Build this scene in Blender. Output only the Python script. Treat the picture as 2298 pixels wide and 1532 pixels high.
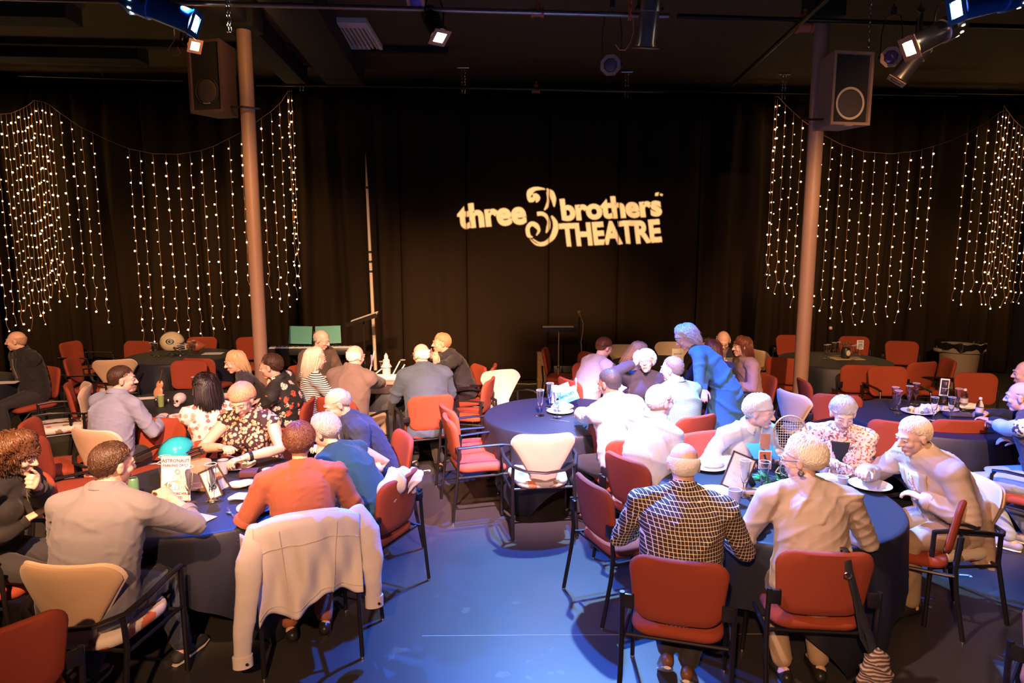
import bpy, bmesh, math, random
import numpy as np
from mathutils import Vector, Matrix, noise
R = math.radians
V = Vector
random.seed(7)
for o in list(bpy.data.objects): bpy.data.objects.remove(o)
SC = bpy.context.scene
COL = SC.collection

# ---------------------------------------------------------------- camera
F = 1532.0; CAMH = 2.38; PITCH = R(8.2)
cd = bpy.data.cameras.new('camera'); cam = bpy.data.objects.new('camera', cd); COL.objects.link(cam)
cd.sensor_width = 36.0; cd.lens = 36.0 * F / 2298.0; cd.clip_start = .05; cd.clip_end = 100
cam.location = (0, 0, CAMH); cam.rotation_euler = (R(90) - PITCH, 0, 0)
SC.camera = cam

def ray(px, py):
    a = (px - 1149) / F; b = (766 - py) / F
    return V((a, math.cos(PITCH) + b * math.sin(PITCH), -math.sin(PITCH) + b * math.cos(PITCH)))
def W(px, py, z):            # point at height z seen at pixel
    d = ray(px, py); t = (z - CAMH) / d.z
    return V((d.x * t, d.y * t, z))
def WY(px, py, y):           # point at depth y seen at pixel
    d = ray(px, py); t = y / d.y
    return V((d.x * t, y, CAMH + d.z * t))

# ---------------------------------------------------------------- world, exposure, lights
vs = SC.view_settings
vs.view_transform = 'Standard'; vs.look = 'None'; vs.gamma = 1.0; vs.use_curve_mapping = False
vs.exposure = 0.0
wd = bpy.data.worlds.new('world'); SC.world = wd; wd.use_nodes = True
wd.node_tree.nodes['Background'].inputs[0].default_value = (.55, .5, .6, 1)
wd.node_tree.nodes['Background'].inputs[1].default_value = 0.006

def spot(name, loc, aim, color, power, angle, blend=.35, radius=.06):
    l = bpy.data.lights.new(name, 'SPOT'); l.color = color; l.energy = power
    l.spot_size = R(angle); l.spot_blend = blend; l.shadow_soft_size = radius
    o = bpy.data.objects.new(name, l); COL.objects.link(o)
    o.location = loc; o.rotation_euler = (V(aim) - V(loc)).to_track_quat('-Z', 'Y').to_euler()
    return o
BLUE = (.015, .14, 1.0); AMBER = (1.0, .52, .26); PINK = (1.0, .56, .80); ICE = (.30, .60, 1.0)
spot('stage_light_blue_left', (-3.0, 6.6, 4.5), (1.1, 4.0, 0), BLUE, 15000, 54, .3)
spot('stage_light_blue_top', (.5, 6.1, 4.75), (1.6, 4.6, 0), BLUE, 4500, 84, .5)
spot('stage_light_pink', (.3, 2.4, 4.7), (.45, 5.8, .9), PINK, 6000, 36, .8)
spot('stage_light_lavender', (.3, 2.0, 4.7), (-2.2, 5.6, .9), (.85, .62, 1.0), 900, 48, .8)
spot('stage_light_rose', (-.8, 2.0, 4.7), (2.4, 4.2, .9), (1.0, .66, .60), 900, 40, .8)
spot('stage_light_ice', (.7, 6.7, 4.75), (1.1, 5.0, 1.0), ICE, 3800, 50, .7)
spot('stage_light_amber_left', (-1.6, .6, 4.7), (-3.1, 7.0, .6), AMBER, 3800, 54, .5)
spot('stage_light_amber_mid', (.2, 1.0, 4.7), (-.1, 9.8, .3), AMBER, 5600, 38, .8)
spot('stage_light_amber_right', (2.0, 1.0, 4.7), (5.2, 8.5, .2), AMBER, 2600, 46, .5)
spot('stage_light_amber_near', (-.6, -1.4, 3.7), (.3, 4.6, .5), AMBER, 1100, 60, .5)
spot('lantern_glow', (-2.55, 7.0, 4.45), (-4.5, 8.5, 5.0), (1, .5, .18), 28, 150, .8)
spot('stage_light_amber_high', (3.2, 2.0, 3.6), (4.3, 8.2, 3.3), AMBER, 500, 26, .7)
# LOGO projector lamp
LAMP = V((.5, 2.0, 3.95))

# ---------------------------------------------------------------- materials
MATS = {}
def mat(name, color, rough=.6, metal=0., bump=None, emit=None, trans=0., sheen=0., coat=0., ior=1.45, spec=.5):
    if name in MATS: return MATS[name]
    m = bpy.data.materials.new(name); m.use_nodes = True; MATS[name] = m
    nt = m.node_tree; b = nt.nodes['Principled BSDF']
    b.inputs['Base Color'].default_value = (*color, 1); b.inputs['Roughness'].default_value = rough
    b.inputs['Metallic'].default_value = metal; b.inputs['Transmission Weight'].default_value = trans
    b.inputs['IOR'].default_value = ior; b.inputs['Sheen Weight'].default_value = sheen
    b.inputs['Coat Weight'].default_value = coat; b.inputs['Specular IOR Level'].default_value = spec
    if emit:
        b.inputs['Emission Color'].default_value = (*emit[0], 1); b.inputs['Emission Strength'].default_value = emit[1]
    if bump:
        tc = nt.nodes.new('ShaderNodeTexCoord'); n = nt.nodes.new('ShaderNodeTexNoise'); bp = nt.nodes.new('ShaderNodeBump')
        n.inputs['Scale'].default_value = bump[0]; n.inputs['Detail'].default_value = 3
        bp.inputs['Strength'].default_value = bump[1]; bp.inputs['Distance'].default_value = .01
        nt.links.new(tc.outputs['Object'], n.inputs['Vector']); nt.links.new(n.outputs[0], bp.inputs['Height'])
        nt.links.new(bp.outputs[0], b.inputs['Normal'])
    return m
def pat(name, build, rough=.7):
    """material whose base colour comes from build(nt, objcoord) -> color socket"""
    if name in MATS: return MATS[name]
    m = bpy.data.materials.new(name); m.use_nodes = True; MATS[name] = m
    nt = m.node_tree; b = nt.nodes['Principled BSDF']; b.inputs['Roughness'].default_value = rough
    tc = nt.nodes.new('ShaderNodeTexCoord')
    nt.links.new(build(nt, tc.outputs['Object']), b.inputs['Base Color'])
    return m
def node(nt, t, **kw):
    n = nt.nodes.new(t)
    for k, v in kw.items():
        if k in n.inputs: n.inputs[k].default_value = v
        else: setattr(n, k, v)
    return n
def mathn(nt, op, a, b=None):
    n = nt.nodes.new('ShaderNodeMath'); n.operation = op
    for i, x in enumerate((a, b)):
        if x is None: continue
        if isinstance(x, (int, float)): n.inputs[i].default_value = x
        else: nt.links.new(x, n.inputs[i])
    return n.outputs[0]
def mixc(nt, f, a, b):
    n = nt.nodes.new('ShaderNodeMix'); n.data_type = 'RGBA'
    if isinstance(f, (int, float)): n.inputs[0].default_value = f
    else: nt.links.new(f, n.inputs[0])
    for i, x in ((6, a), (7, b)):
        if isinstance(x, tuple): n.inputs[i].default_value = (*x, 1)
        else: nt.links.new(x, n.inputs[i])
    return n.outputs[2]
def sep(nt, v):
    s = nt.nodes.new('ShaderNodeSeparateXYZ'); nt.links.new(v, s.inputs[0]); return s.outputs
def noi(nt, v, sc, det=2):
    n = node(nt, 'ShaderNodeTexNoise', Scale=sc, Detail=det); nt.links.new(v, n.inputs['Vector']); return n.outputs[0]
def vor(nt, v, sc):
    n = node(nt, 'ShaderNodeTexVoronoi', Scale=sc); nt.links.new(v, n.inputs['Vector']); return n
def step(nt, x, e): return mathn(nt, 'GREATER_THAN', x, e)

def checks(nt, v):
    s = sep(nt, v)
    ax = mathn(nt, 'ADD', s[0], mathn(nt, 'MULTIPLY', s[1], .6))
    a = mathn(nt, 'ABSOLUTE', mathn(nt, 'SINE', mathn(nt, 'MULTIPLY', ax, 157)))
    b = mathn(nt, 'ABSOLUTE', mathn(nt, 'SINE', mathn(nt, 'MULTIPLY', s[2], 157)))
    return mixc(nt, step(nt, mathn(nt, 'MINIMUM', a, b), .22), (.85, .74, .58), (.045, .024, .014))
def stripes(nt, v):
    s = sep(nt, v)
    a = mathn(nt, 'SINE', mathn(nt, 'MULTIPLY', s[2], 330))
    return mixc(nt, step(nt, a, .1), (.8, .74, .72), (.02, .02, .025))
def floral(bg, c1, c2, sc, thr=.33):
    def f(nt, v):
        a = vor(nt, v, sc); pick = sep(nt, a.outputs['Color'])[0]
        cc = mixc(nt, step(nt, pick, .5), c1, c2)
        petal = mathn(nt, 'ADD', a.outputs['Distance'], mathn(nt, 'MULTIPLY', noi(nt, v, sc * 5), .35))
        base = mixc(nt, step(nt, petal, thr + .18), cc, bg)
        return mixc(nt, step(nt, a.outputs['Distance'], .1), (.5, .25, .1), base)
    return f
def tropic(nt, v):
    a = vor(nt, v, 11); n = noi(nt, v, 26, 4)
    leaf = mixc(nt, step(nt, n, .53), (.9, .62, .48), (.85, .80, .68))
    big = mathn(nt, 'ADD', a.outputs['Distance'], mathn(nt, 'MULTIPLY', n, .7))
    red = step(nt, sep(nt, a.outputs['Color'])[1], .72)
    c = mixc(nt, red, leaf, (.75, .12, .05))
    vein = step(nt, mathn(nt, 'ABSOLUTE', mathn(nt, 'SUBTRACT', noi(nt, v, 18, 3), .5)), .022)
    c = mixc(nt, vein, (.03, .025, .02), c)
    return mixc(nt, step(nt, big, .74), c, (.02, .018, .015))
def dots(bg, fg, f=300):
    def g(nt, v):
        s = sep(nt, v)
        a = mathn(nt, 'SINE', mathn(nt, 'MULTIPLY', mathn(nt, 'ADD', s[0], s[2]), f)); b = mathn(nt, 'SINE', mathn(nt, 'MULTIPLY', mathn(nt, 'SUBTRACT', s[0], s[2]), f))
        return mixc(nt, step(nt, mathn(nt, 'MULTIPLY', a, b), .25), bg, fg)
    return g
def seatfloral(nt, v):
    a = vor(nt, v, 9); n = noi(nt, v, 14, 3)
    c = mixc(nt, step(nt, sep(nt, a.outputs['Color'])[0], .45), (.78, .20, .07), (.35, .22, .10))
    d = mathn(nt, 'ADD', a.outputs['Distance'], mathn(nt, 'MULTIPLY', n, .8))
    return mixc(nt, step(nt, d, .74), c, (.82, .72, .60))
def pinstripe(nt, v):
    s = sep(nt, v)
    return mixc(nt, step(nt, mathn(nt, 'SINE', mathn(nt, 'MULTIPLY', s[0], 360)), .8), (.10, .08, .085), (.42, .36, .34))
def brocade(nt, v):
    a = vor(nt, v, 22); w = mathn(nt, 'SINE', mathn(nt, 'MULTIPLY', a.outputs['Distance'], 38))
    return mixc(nt, step(nt, w, .0), (.42, .27, .14), (.16, .09, .04))
def jacketweave(nt, v):
    n = noi(nt, v, 60, 4); m = noi(nt, v, 22, 3)
    c = mixc(nt, step(nt, n, .56), (.78, .66, .66), (.45, .12, .06))
    return mixc(nt, step(nt, m, .62), c, (.14, .10, .12))
def bagweave(nt, v):
    s = sep(nt, v); n = noi(nt, v, 8, 3)
    a = mathn(nt, 'SINE', mathn(nt, 'MULTIPLY', mathn(nt, 'ADD', s[2], mathn(nt, 'MULTIPLY', n, .05)), 380))
    return mixc(nt, step(nt, a, .1), (.10, .06, .05), mixc(nt, n, (.3, .18, .12), (.75, .6, .5)))

SKIN = mat('skin', (.74, .46, .35), .5, bump=(90, .08)); SKIN2 = mat('skin_rosy', (.70, .38, .29), .5, bump=(90, .08))
SKIND = mat('skin_brown', (.26, .13, .08), .5)
LIP = mat('lip', (.50, .17, .15), .45); EYEW = mat('eye_white', (.8, .78, .76), .2); IRIS = mat('iris', (.05, .035, .03), .1)
BLACKM = mat('black_frame_metal', (.035, .03, .032), .35, .6); CAPM = mat('chrome', (.75, .74, .72), .22, 1.)
REDF = mat('rust_red_fabric', (.34, .058, .024), .9, bump=(700, .25))
TANF = mat('tan_fabric', (.60, .40, .24), .8, bump=(300, .25), sheen=.2); TANP = mat('pale_tan_fabric', (.74, .58, .44), .8, bump=(300, .2))
SEATF = pat('floral_seat_fabric', seatfloral)
CLOTH = mat('black_tablecloth', (.018, .019, .030), .5, bump=(500, .1))
GLASS = mat('clear_plastic', (1, 1, 1), .04, trans=1.0, ior=1.15, coat=1.)
WHITE = mat('white_china', (.82, .80, .79), .25); PAPER = mat('paper', (.85, .83, .80), .7)
DARKW = mat('dark_wood', (.07, .035, .022), .4); BLACKP = mat('black_plastic', (.02, .02, .02), .4)
STEEL = mat('steel', (.55, .53, .50), .3, 1.)
# ---------------------------------------------------------------- mesh tools
class MB:
    def __init__(s): s.v = []; s.f = []; s.mi = []; s.cur = 0
    def add(s, vs, fs):
        o = len(s.v); s.v += [tuple(p) for p in vs]; s.f += [tuple(i + o for i in f) for f in fs]; s.mi += [s.cur] * len(fs)
        return s
    def box(s, c, d, rz=0, M=None, bev=0):
        bm = bmesh.new(); bmesh.ops.create_cube(bm, size=1)
        for v in bm.verts: v.co = V((v.co.x * d[0], v.co.y * d[1], v.co.z * d[2]))
        if bev: bmesh.ops.bevel(bm, geom=list(bm.edges), offset=bev, segments=2, affect='EDGES', profile=.5)
        Mx = (M if M else Matrix.Translation(V(c)) @ Matrix.Rotation(rz, 4, 'Z'))
        bm.verts.index_update()
        vs = [Mx @ v.co for v in bm.verts]; fs = [[v.index for v in f.verts] for f in bm.faces]; bm.free()
        return s.add(vs, fs)
    def tube(s, pts, r, n=8, side=None, cap=True, closed=False):
        pts = [V(p) for p in pts]; m = len(pts)
        rs = r if isinstance(r, (list, tuple)) and len(r) == m else [r] * m
        vs = []; fs = []; prev = None
        for i, p in enumerate(pts):
            if closed: t = pts[(i + 1) % m] - pts[i - 1]
            else: t = pts[min(i + 1, m - 1)] - pts[max(i - 1, 0)]
            if t.length < 1e-9: t = V((0, 0, 1))
            t.normalize()
            if side is not None: a = V(side) if not isinstance(side, list) else V(side[i])
            else: a = prev if prev is not None else (V((1, 0, 0)) if abs(t.x) < .8 else V((0, 1, 0)))
            a = a - t * a.dot(t)
            if a.length < 1e-6: a = t.orthogonal()
            a.normalize(); prev = a; b = t.cross(a)
            rx, ry = (rs[i] if isinstance(rs[i], (tuple, list)) else (rs[i], rs[i]))
            for k in range(n):
                th = 2 * math.pi * k / n
                vs.append(p + a * (rx * math.cos(th)) + b * (ry * math.sin(th)))
        for i in range(m if closed else m - 1):
            j = (i + 1) % m
            for k in range(n):
                k2 = (k + 1) % n; fs.append((i * n + k, i * n + k2, j * n + k2, j * n + k))
        if cap and not closed: fs.append(tuple(range(n - 1, -1, -1))); fs.append(tuple((m - 1) * n + k for k in range(n)))
        return s.add(vs, fs)
    def caps(s, pts, r, n=12, side=None):      # tube with rounded ends
        pts = [V(p) for p in pts]; m = len(pts)
        rs = list(r) if isinstance(r, (list, tuple)) and len(r) == m else [r] * m
        def pr(x): return x if isinstance(x, (tuple, list)) else (x, x)
        P = []; Q = []
        t0 = (pts[0] - pts[1]).normalized(); t1 = (pts[-1] - pts[-2]).normalized()
        for c in (.98, .8, .45): P.append(pts[0] + t0 * min(pr(rs[0])) * c); q = math.sqrt(1 - c * c); Q.append((pr(rs[0])[0] * q, pr(rs[0])[1] * q))
        P += pts; Q += [pr(x) for x in rs]
        for c in (.45, .8, .98): P.append(pts[-1] + t1 * min(pr(rs[-1])) * c); q = math.sqrt(1 - c * c); Q.append((pr(rs[-1])[0] * q, pr(rs[-1])[1] * q))
        if isinstance(side, list): side = [side[0]] * 3 + side + [side[-1]] * 3
        return s.tube(P, Q, n, side)
    def ell(s, c, r, M=None, u=16, w=10):
        c = V(c); vs = [V((0, 0, r[2]))]
        for i in range(1, w):
            ph = math.pi * i / w
            for k in range(u):
                th = 2 * math.pi * k / u
                vs.append(V((r[0] * math.sin(ph) * math.cos(th), r[1] * math.sin(ph) * math.sin(th), r[2] * math.cos(ph))))
        vs.append(V((0, 0, -r[2])))
        fs = [(0, 1 + k, 1 + (k + 1) % u) for k in range(u)]
        for i in range(w - 2):
            for k in range(u):
                a = 1 + i * u; b = a + u; k2 = (k + 1) % u; fs.append((a + k, b + k, b + k2, a + k2))
        L = len(vs) - 1; a = 1 + (w - 2) * u
        fs += [(a + k, L, a + (k + 1) % u) for k in range(u)]
        if M: vs = [M @ v for v in vs]
        return s.add([v + c for v in vs], fs)
    def lathe(s, prof, c=(0, 0, 0), n=24, M=None):
        vs = []; c = V(c); m = len(prof)
        for (r, z) in prof:
            for k in range(n):
                th = 2 * math.pi * k / n; vs.append(V((r * math.cos(th), r * math.sin(th), z)))
        fs = [(i * n + k, i * n + (k + 1) % n, (i + 1) * n + (k + 1) % n, (i + 1) * n + k) for i in range(m - 1) for k in range(n)]
        if prof[0][0] > 1e-4 and prof[0][0] != prof[-1][0]: pass
        fs.append(tuple(range(n - 1, -1, -1))); fs.append(tuple((m - 1) * n + k for k in range(n)))
        if M: vs = [M @ v for v in vs]
        return s.add([v + c for v in vs], fs)
    def grid(s, fn, nu, nv, closeu=False):
        vs = [fn(i / nu, j / nv) for j in range(nv + 1) for i in range(nu + 1)]
        fs = [(j * (nu + 1) + i, j * (nu + 1) + i + 1, (j + 1) * (nu + 1) + i + 1, (j + 1) * (nu + 1) + i) for j in range(nv) for i in range(nu)]
        return s.add(vs, fs)
    def pad(s, w0, w1, h, t, r, fn=lambda p: p, bulge=.3):
        """upholstered pad in xz plane: bottom width w0, top width w1, height h, thickness t; fn maps (x,y,z)"""
        out = []
        K = 7
        for (sx, sz) in ((1, 1), (-1, 1), (-1, -1), (1, -1)):
            wd = (w1 if sz > 0 else w0) / 2 - r
            a0 = {(1, 1): 0, (-1, 1): 90, (-1, -1): 180, (1, -1): 270}[(sx, sz)]
            for k in range(K):
                a = R(a0 + 90 * k / (K - 1)); out.append((sx * wd + r * math.cos(a), sz * (h / 2 - r) + r * math.sin(a)))
        # resample long edges
        res = []
        for i, p in enumerate(out):
            q = out[(i + 1) % len(out)]; L = math.hypot(p[0] - q[0], p[1] - q[1]); m = max(1, int(L / .06))
            for j in range(m): res.append((p[0] + (q[0] - p[0]) * j / m, p[1] + (q[1] - p[1]) * j / m))
        n = len(res); rings = []
        e = t / 2
        for (sc, y) in ((.0, 1 + bulge), (.35, 1 + bulge * .9), (.7, 1 + bulge * .55), (None, 1.0, e * .8), (None, .7, e * .25), (None, 0, 0), (None, -.7, e * .25), (None, -1.0, e * .8), (.7, -1), (.35, -1), (.0, -1)) if False else [(.02, 1 + bulge), (.35, 1 + bulge * .9), (.7, 1 + bulge * .55), (.93, .97), (.98, .6), (1., 0), (.98, -.6), (.93, -.97), (.7, -1), (.35, -1), (.02, -1)]:
            rings.append([fn(V((p[0] * sc, y * e, p[1] * sc))) for p in res])
        vs = [p for rg in rings for p in rg]
        fs = [(i * n + k, (i + 1) * n + k, (i + 1) * n + (k + 1) % n, i * n + (k + 1) % n) for i in range(len(rings) - 1) for k in range(n)]
        fs.append(tuple(range(n))); fs.append(tuple((len(rings) - 1) * n + k for k in range(n - 1, -1, -1)))
        return s.add(vs, fs)
    def mesh(s, name):
        m = bpy.data.meshes.new(name); m.from_pydata(s.v, [], s.f); m.update(); return m
    def build(s, name, mats, parent=None, smooth=True, angle=40):
        m = s.mesh(name)
        if not isinstance(mats, (list, tuple)): mats = [mats]
        for x in mats: m.materials.append(x)
        if len(mats) > 1: m.polygons.foreach_set('material_index', s.mi)
        bm = bmesh.new(); bm.from_mesh(m); bmesh.ops.recalc_face_normals(bm, faces=bm.faces)
        bm.to_mesh(m); bm.free()
        if smooth:
            m.polygons.foreach_set('use_smooth', [True] * len(m.polygons))
            try: m.set_sharp_from_angle(angle=R(angle))
            except Exception: pass
        o = bpy.data.objects.new(name, m); COL.objects.link(o)
        if parent: o.parent = parent
        return o

def tag(o, label, cat, group=None):
    o['label'] = label; o['category'] = cat
    if group: o['group'] = group
    return o
def thing(name, label, cat, loc=(0, 0, 0), rz=0, group=None):
    o = bpy.data.objects.new(name, None); COL.objects.link(o); o.empty_display_size = .1
    o.location = loc; o.rotation_euler = (0, 0, rz)
    return tag(o, label, cat, group)
def struct(o): o['kind'] = 'structure'; return o
KIDS = {}
def copy_tree(root, loc, rz, label, group=None):
    def cp(o, par):
        c = o.copy(); COL.objects.link(c); c.parent = par
        for ch in KIDS.get(o.name) or [x for x in o.children]: cp(ch, c)
        return c
    c = cp(root, None); c.location = loc; c.rotation_euler = (0, 0, rz); c['label'] = label
    if group: c['group'] = group
    return c
def remesh(mb, voxel, smooth=2):
    me = mb.mesh('tmp'); o = bpy.data.objects.new('tmp', me); COL.objects.link(o)
    md = o.modifiers.new('r', 'REMESH'); md.mode = 'VOXEL'; md.voxel_size = voxel
    if smooth: sm = o.modifiers.new('s', 'SMOOTH'); sm.iterations = smooth; sm.factor = .5
    dg = bpy.context.evaluated_depsgraph_get()
    m2 = bpy.data.meshes.new_from_object(o.evaluated_get(dg))
    bpy.data.objects.remove(o); bpy.data.meshes.remove(me)
    m2.polygons.foreach_set('use_smooth', [True] * len(m2.polygons))
    return m2
def folds(me, amp, freq=16., seed=0, lim=1.):
    n = len(me.vertices); co = np.empty(n * 3, np.float32); me.vertices.foreach_get('co', co); co = co.reshape(-1, 3)
    nn = np.empty(n * 3, np.float32); me.vertex_normals.foreach_get('vector', nn); nn = nn.reshape(-1, 3)
    rg = np.random.RandomState(seed)
    warp = sum(np.sin(co @ (rg.randn(3) * 7) + rg.rand() * 6)[:, None] * rg.randn(3) for _ in range(4)) * .035
    p = co + warp; d = np.zeros(n)
    for k in range(5):
        v = rg.randn(3); v[2] *= 1.6; v /= np.linalg.norm(v)
        fr = freq * (.7 + rg.rand() * 1.3)
        msk = np.clip(np.sin(co @ (rg.randn(3) * 5) + rg.rand() * 6) + .2, 0, 1)
        d += (1 - 2 * np.abs(np.sin(p @ v * fr + rg.rand() * 6)) ** .7) * msk
    co2 = co + nn * np.maximum(d * amp * .5 + amp * .16, -lim)[:, None]
    me.vertices.foreach_set('co', co2.astype(np.float32).ravel()); me.update()
def link(me, name, m, parent):
    me.name = name; me.materials.clear(); me.materials.append(m)
    o = bpy.data.objects.new(name, me); COL.objects.link(o); o.parent = parent
    return o
def frame(c, fwd, up=V((0, 0, 1))):
    y = V(fwd).normalized(); x = y.cross(V(up)).normalized(); z = x.cross(y)
    M = Matrix((x, y, z)).transposed().to_4x4(); M.translation = V(c); return M

# ---------------------------------------------------------------- people
def hand(mb, wr, d, pn, s=1.0, curl=.5, th=1, spread=.1):
    """d: direction of the hand, pn: palm normal (the side the fingers curl to), th: +1 thumb on the d x pn side"""
    d = V(d).normalized(); pn = (V(pn) - d * V(pn).dot(d)).normalized(); x = d.cross(pn) * th
    wr = V(wr)
    mb.caps([wr - d * .01, wr + d * .03 * s, wr + d * .085 * s], [(.027 * s, .018 * s), (.038 * s, .017 * s), (.041 * s, .014 * s)], 10, side=x)
    for i, (off, ln) in enumerate(((.031, .072), (.0105, .080), (-.0105, .074), (-.031, .058))):
        p = wr + d * .083 * s + x * off * s; dd = (d + x * off * spread * 20).normalized(); pts = [p]; a = 0
        c = curl * (1 + .12 * i)
        for q, fr in enumerate((.42, .33, .25)):
            a += c * (.7 if q == 0 else 1.)
            v = dd * math.cos(a) + pn * math.sin(a); p = p + v * ln * fr * s; pts.append(p)
        mb.caps(pts, [.0092 * s, .0088 * s, .0082 * s, .007 * s], 8)
    p0 = wr + d * .02 * s + x * .022 * s; v1 = (d * .7 + x * .75 + pn * .25).normalized()
    p1 = p0 + v1 * .042 * s; v2 = (d * .95 + x * .25 + pn * .45).normalized(); p2 = p1 + v2 * .032 * s; p3 = p2 + (v2 + pn * .3).normalized() * .024 * s
    mb.caps([p0, p1, p2, p3], [.014 * s, .0115 * s, .0098 * s, .008 * s], 8)
def ik(S, T, l1, l2, pole):
    S = V(S); T = V(T); d = T - S; L = d.length; mx = (l1 + l2) * .995
    if L > mx: T = S + d.normalized() * mx; d = T - S; L = mx
    dn = d.normalized(); a = (l1 * l1 - l2 * l2 + L * L) / (2 * L); h = math.sqrt(max(0, l1 * l1 - a * a))
    p = V(pole); p = (p - dn * p.dot(dn)).normalized()
    return S + dn * a + p * h, T
CR = V((.078, .098, .088)); CC = V((0, -.014, .028))
def head_shapes(mb, M, s, face=True, female=False):
    def P(x, y, z): return M @ V((x * s, y * s, z * s))
    R3 = M.to_3x3()
    def E(c, r, u=16, w=12): mb.ell(P(*c), [a * s for a in r], R3, u, w)
    E(CC, (.0755, .0955, .086), 20, 14)
    j = .93 if female else 1.
    E((0, .024, -.038), (.060 * j, .064, .070)); E((0, .030, .010), (.062, .066, .058))
    E((0, .062, -.092), (.026 * j, .024, .020)); E((0, .02, -.072), (.050 * j, .05, .034))
    for sx in (1, -1):
        E((sx * .034, .060, -.024), (.026, .026, .024)); E((sx * .078, -.006, -.008), (.010, .020, .032), 10, 8)
        E((sx * .080, -.010, .008), (.012, .016, .014), 8, 6)
        mb.caps([P(sx * .012, .086, .026), P(sx * .044, .074, .024)], [.0105 * s, .009 * s], 8)
        E((sx * .012, .096, -.026), (.009, .010, .008), 8, 6)
    mb.caps([P(0, .086, .016), P(0, .100, -.004), P(0, .110, -.022)], [.0095 * s, .0105 * s, .0135 * s], 10)
    mb.caps([P(-.019, .080, -.055), P(0, .088, -.0535), P(.019, .080, -.055)], [.006 * s, .009 * s, .006 * s], 8)
    mb.caps([P(-.016, .079, -.067), P(0, .086, -.068), P(.016, .079, -.067)], [.006 * s, .0095 * s, .006 * s], 8)
def hcover(style):
    xs = [-1, -.5, 0, .22, .5, .75, 1]
    full = [-.80, -.66, -.28, .15, .52, .64, .68]
    if style == 'receding': full = [-.80, -.66, -.28, .15, .75, .95, 1.0]
    if style == 'bangs': full = [-.85, -.7, -.4, .0, .20, .24, .26]
    def f(d):
        zl = np.interp(d.y, xs, full)
        c = (d.z - zl) / .20 + .5
        f.t = max(0., min(1., (d.z - zl) / .5)) ** .7
        if style == 'fringe': f.t = max(0., min(f.t, (.20 - d.z) / .3)); c = min(c, (.16 - d.z) / .16 + .5, (.35 - d.y) / .1 + .5)
        return max(0., min(1., c))
    return f
def hair(parent, M, s, style, color, length=.03, puff=.010, curl=0., n=260, lock=.006, part=None, near=True, seed=1):
    rg = random.Random(seed); cov = hcover(style if style in ('fringe', 'receding', 'bangs') else 'full')
    mb = MB(); U, Wd = 40, 26
    vs = []; 
    def surf(d, off): return V((CC.x + d.x * (CR.x + off), CC.y + d.y * (CR.y + off), CC.z + d.z * ((CR.z if d.z > 0 else .118) + off)))
    for i in range(Wd + 1):
        ph = math.pi * i / Wd
        for k in range(U):
            th = 2 * math.pi * k / U; d = V((math.sin(ph) * math.cos(th), math.sin(ph) * math.sin(th), math.cos(ph)))
            c = cov(d); nz = noise.noise(d * 5 + V((seed, 0, 0))) * .35 + noise.noise(d * 13) * .2
            tp = (.15 + .85 * cov.f.t if hasattr(cov, 'f') else 1) if False else (.12 + .88 * cov.t); off = -.010 + c * (.010 + puff * tp * (.70 + nz)) if c > 0 else -.014
            vs.append(M @ (surf(d, off) * s))
    fs = [(i * U + k, i * U + (k + 1) % U, (i + 1) * U + (k + 1) % U, (i + 1) * U + k) for i in range(Wd) for k in range(U)]
    mb.add(vs, fs)
    crown = V((0, -.35, .94)) if part is None else V(part)
    cnt = 0; tries = 0
    N = int(n * 4.2) if near else int(n * 1.6)
    lock = lock * (.36 if length < .12 else .45)
    while cnt < N and tries < N * 12:
        tries += 1
        d = V((rg.gauss(0, 1), rg.gauss(0, 1), rg.gauss(0, 1))).normalized()
        if cov(d) < .6 or (length > .12 and d.y > (-.05 if curl else .30) and d.z < (.8 if curl else .55)): continue
        cnt += 1
        L = length * (.75 + .5 * rg.random()); segs = 6 if length > .08 else 4
        pts = []; p = d.copy(); pos = surf(d, puff * .6 * (.2 + .8 * cov.t)) ; st = L / segs
        ph0 = rg.random() * 6; lean = V((rg.gauss(0, .11), rg.gauss(0, .11), 0)); free = False
        for q in range(segs + 1):
            pp = pos.copy()
            if curl: 
                a = ph0 + q * 1.9; pp = pp + V((math.cos(a), math.sin(a), .4 * math.sin(a * 1.3))) * curl * (q / segs + .15)
            pts.append(M @ (pp * s))
            rel = V(((pos.x - CC.x) / CR.x, (pos.y - CC.y) / CR.y, (pos.z - CC.z) / (CR.z if pos.z > CC.z else .118))); nr = rel.normalized()
            away = (nr - crown * nr.dot(crown))
            if away.length < .05: away = V((rg.gauss(0, 1), 1, 0))
            away.normalize(); away = (away + lean).normalized()
            if length > .08 and (nr.z < .05 or free): away = V((nr.x * .12, min(.0, nr.y * .12) - (.22 if nr.y > -.3 else 0), -1)); free = True
            else:
                away = away - nr * away.dot(nr)
                if away.length > 1e-4: away.normalize()
            pos = pos + away * st
            rel = V(((pos.x - CC.x) / CR.x, (pos.y - CC.y) / CR.y, (pos.z - CC.z) / (CR.z if pos.z > CC.z else .118))); k = rel.length
            if not free:
                rr = rel / k; cov(rr); t = surf(rr, puff * (.15 + .85 * cov.t) * (.75 + .5 * rg.random())); pos = t
        lr = lock * s * (1 if near else 1.6) * (.6 + .8 * rg.random())
        mb.tube(pts, [(lr * f, lr * f * .5) for f in ([.7, 1, 1, .9, .7, .5, .15] if segs == 6 else [.7, 1, .9, .6, .15])], 5)
    return mb.build('hair', color, parent, angle=80)

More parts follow.
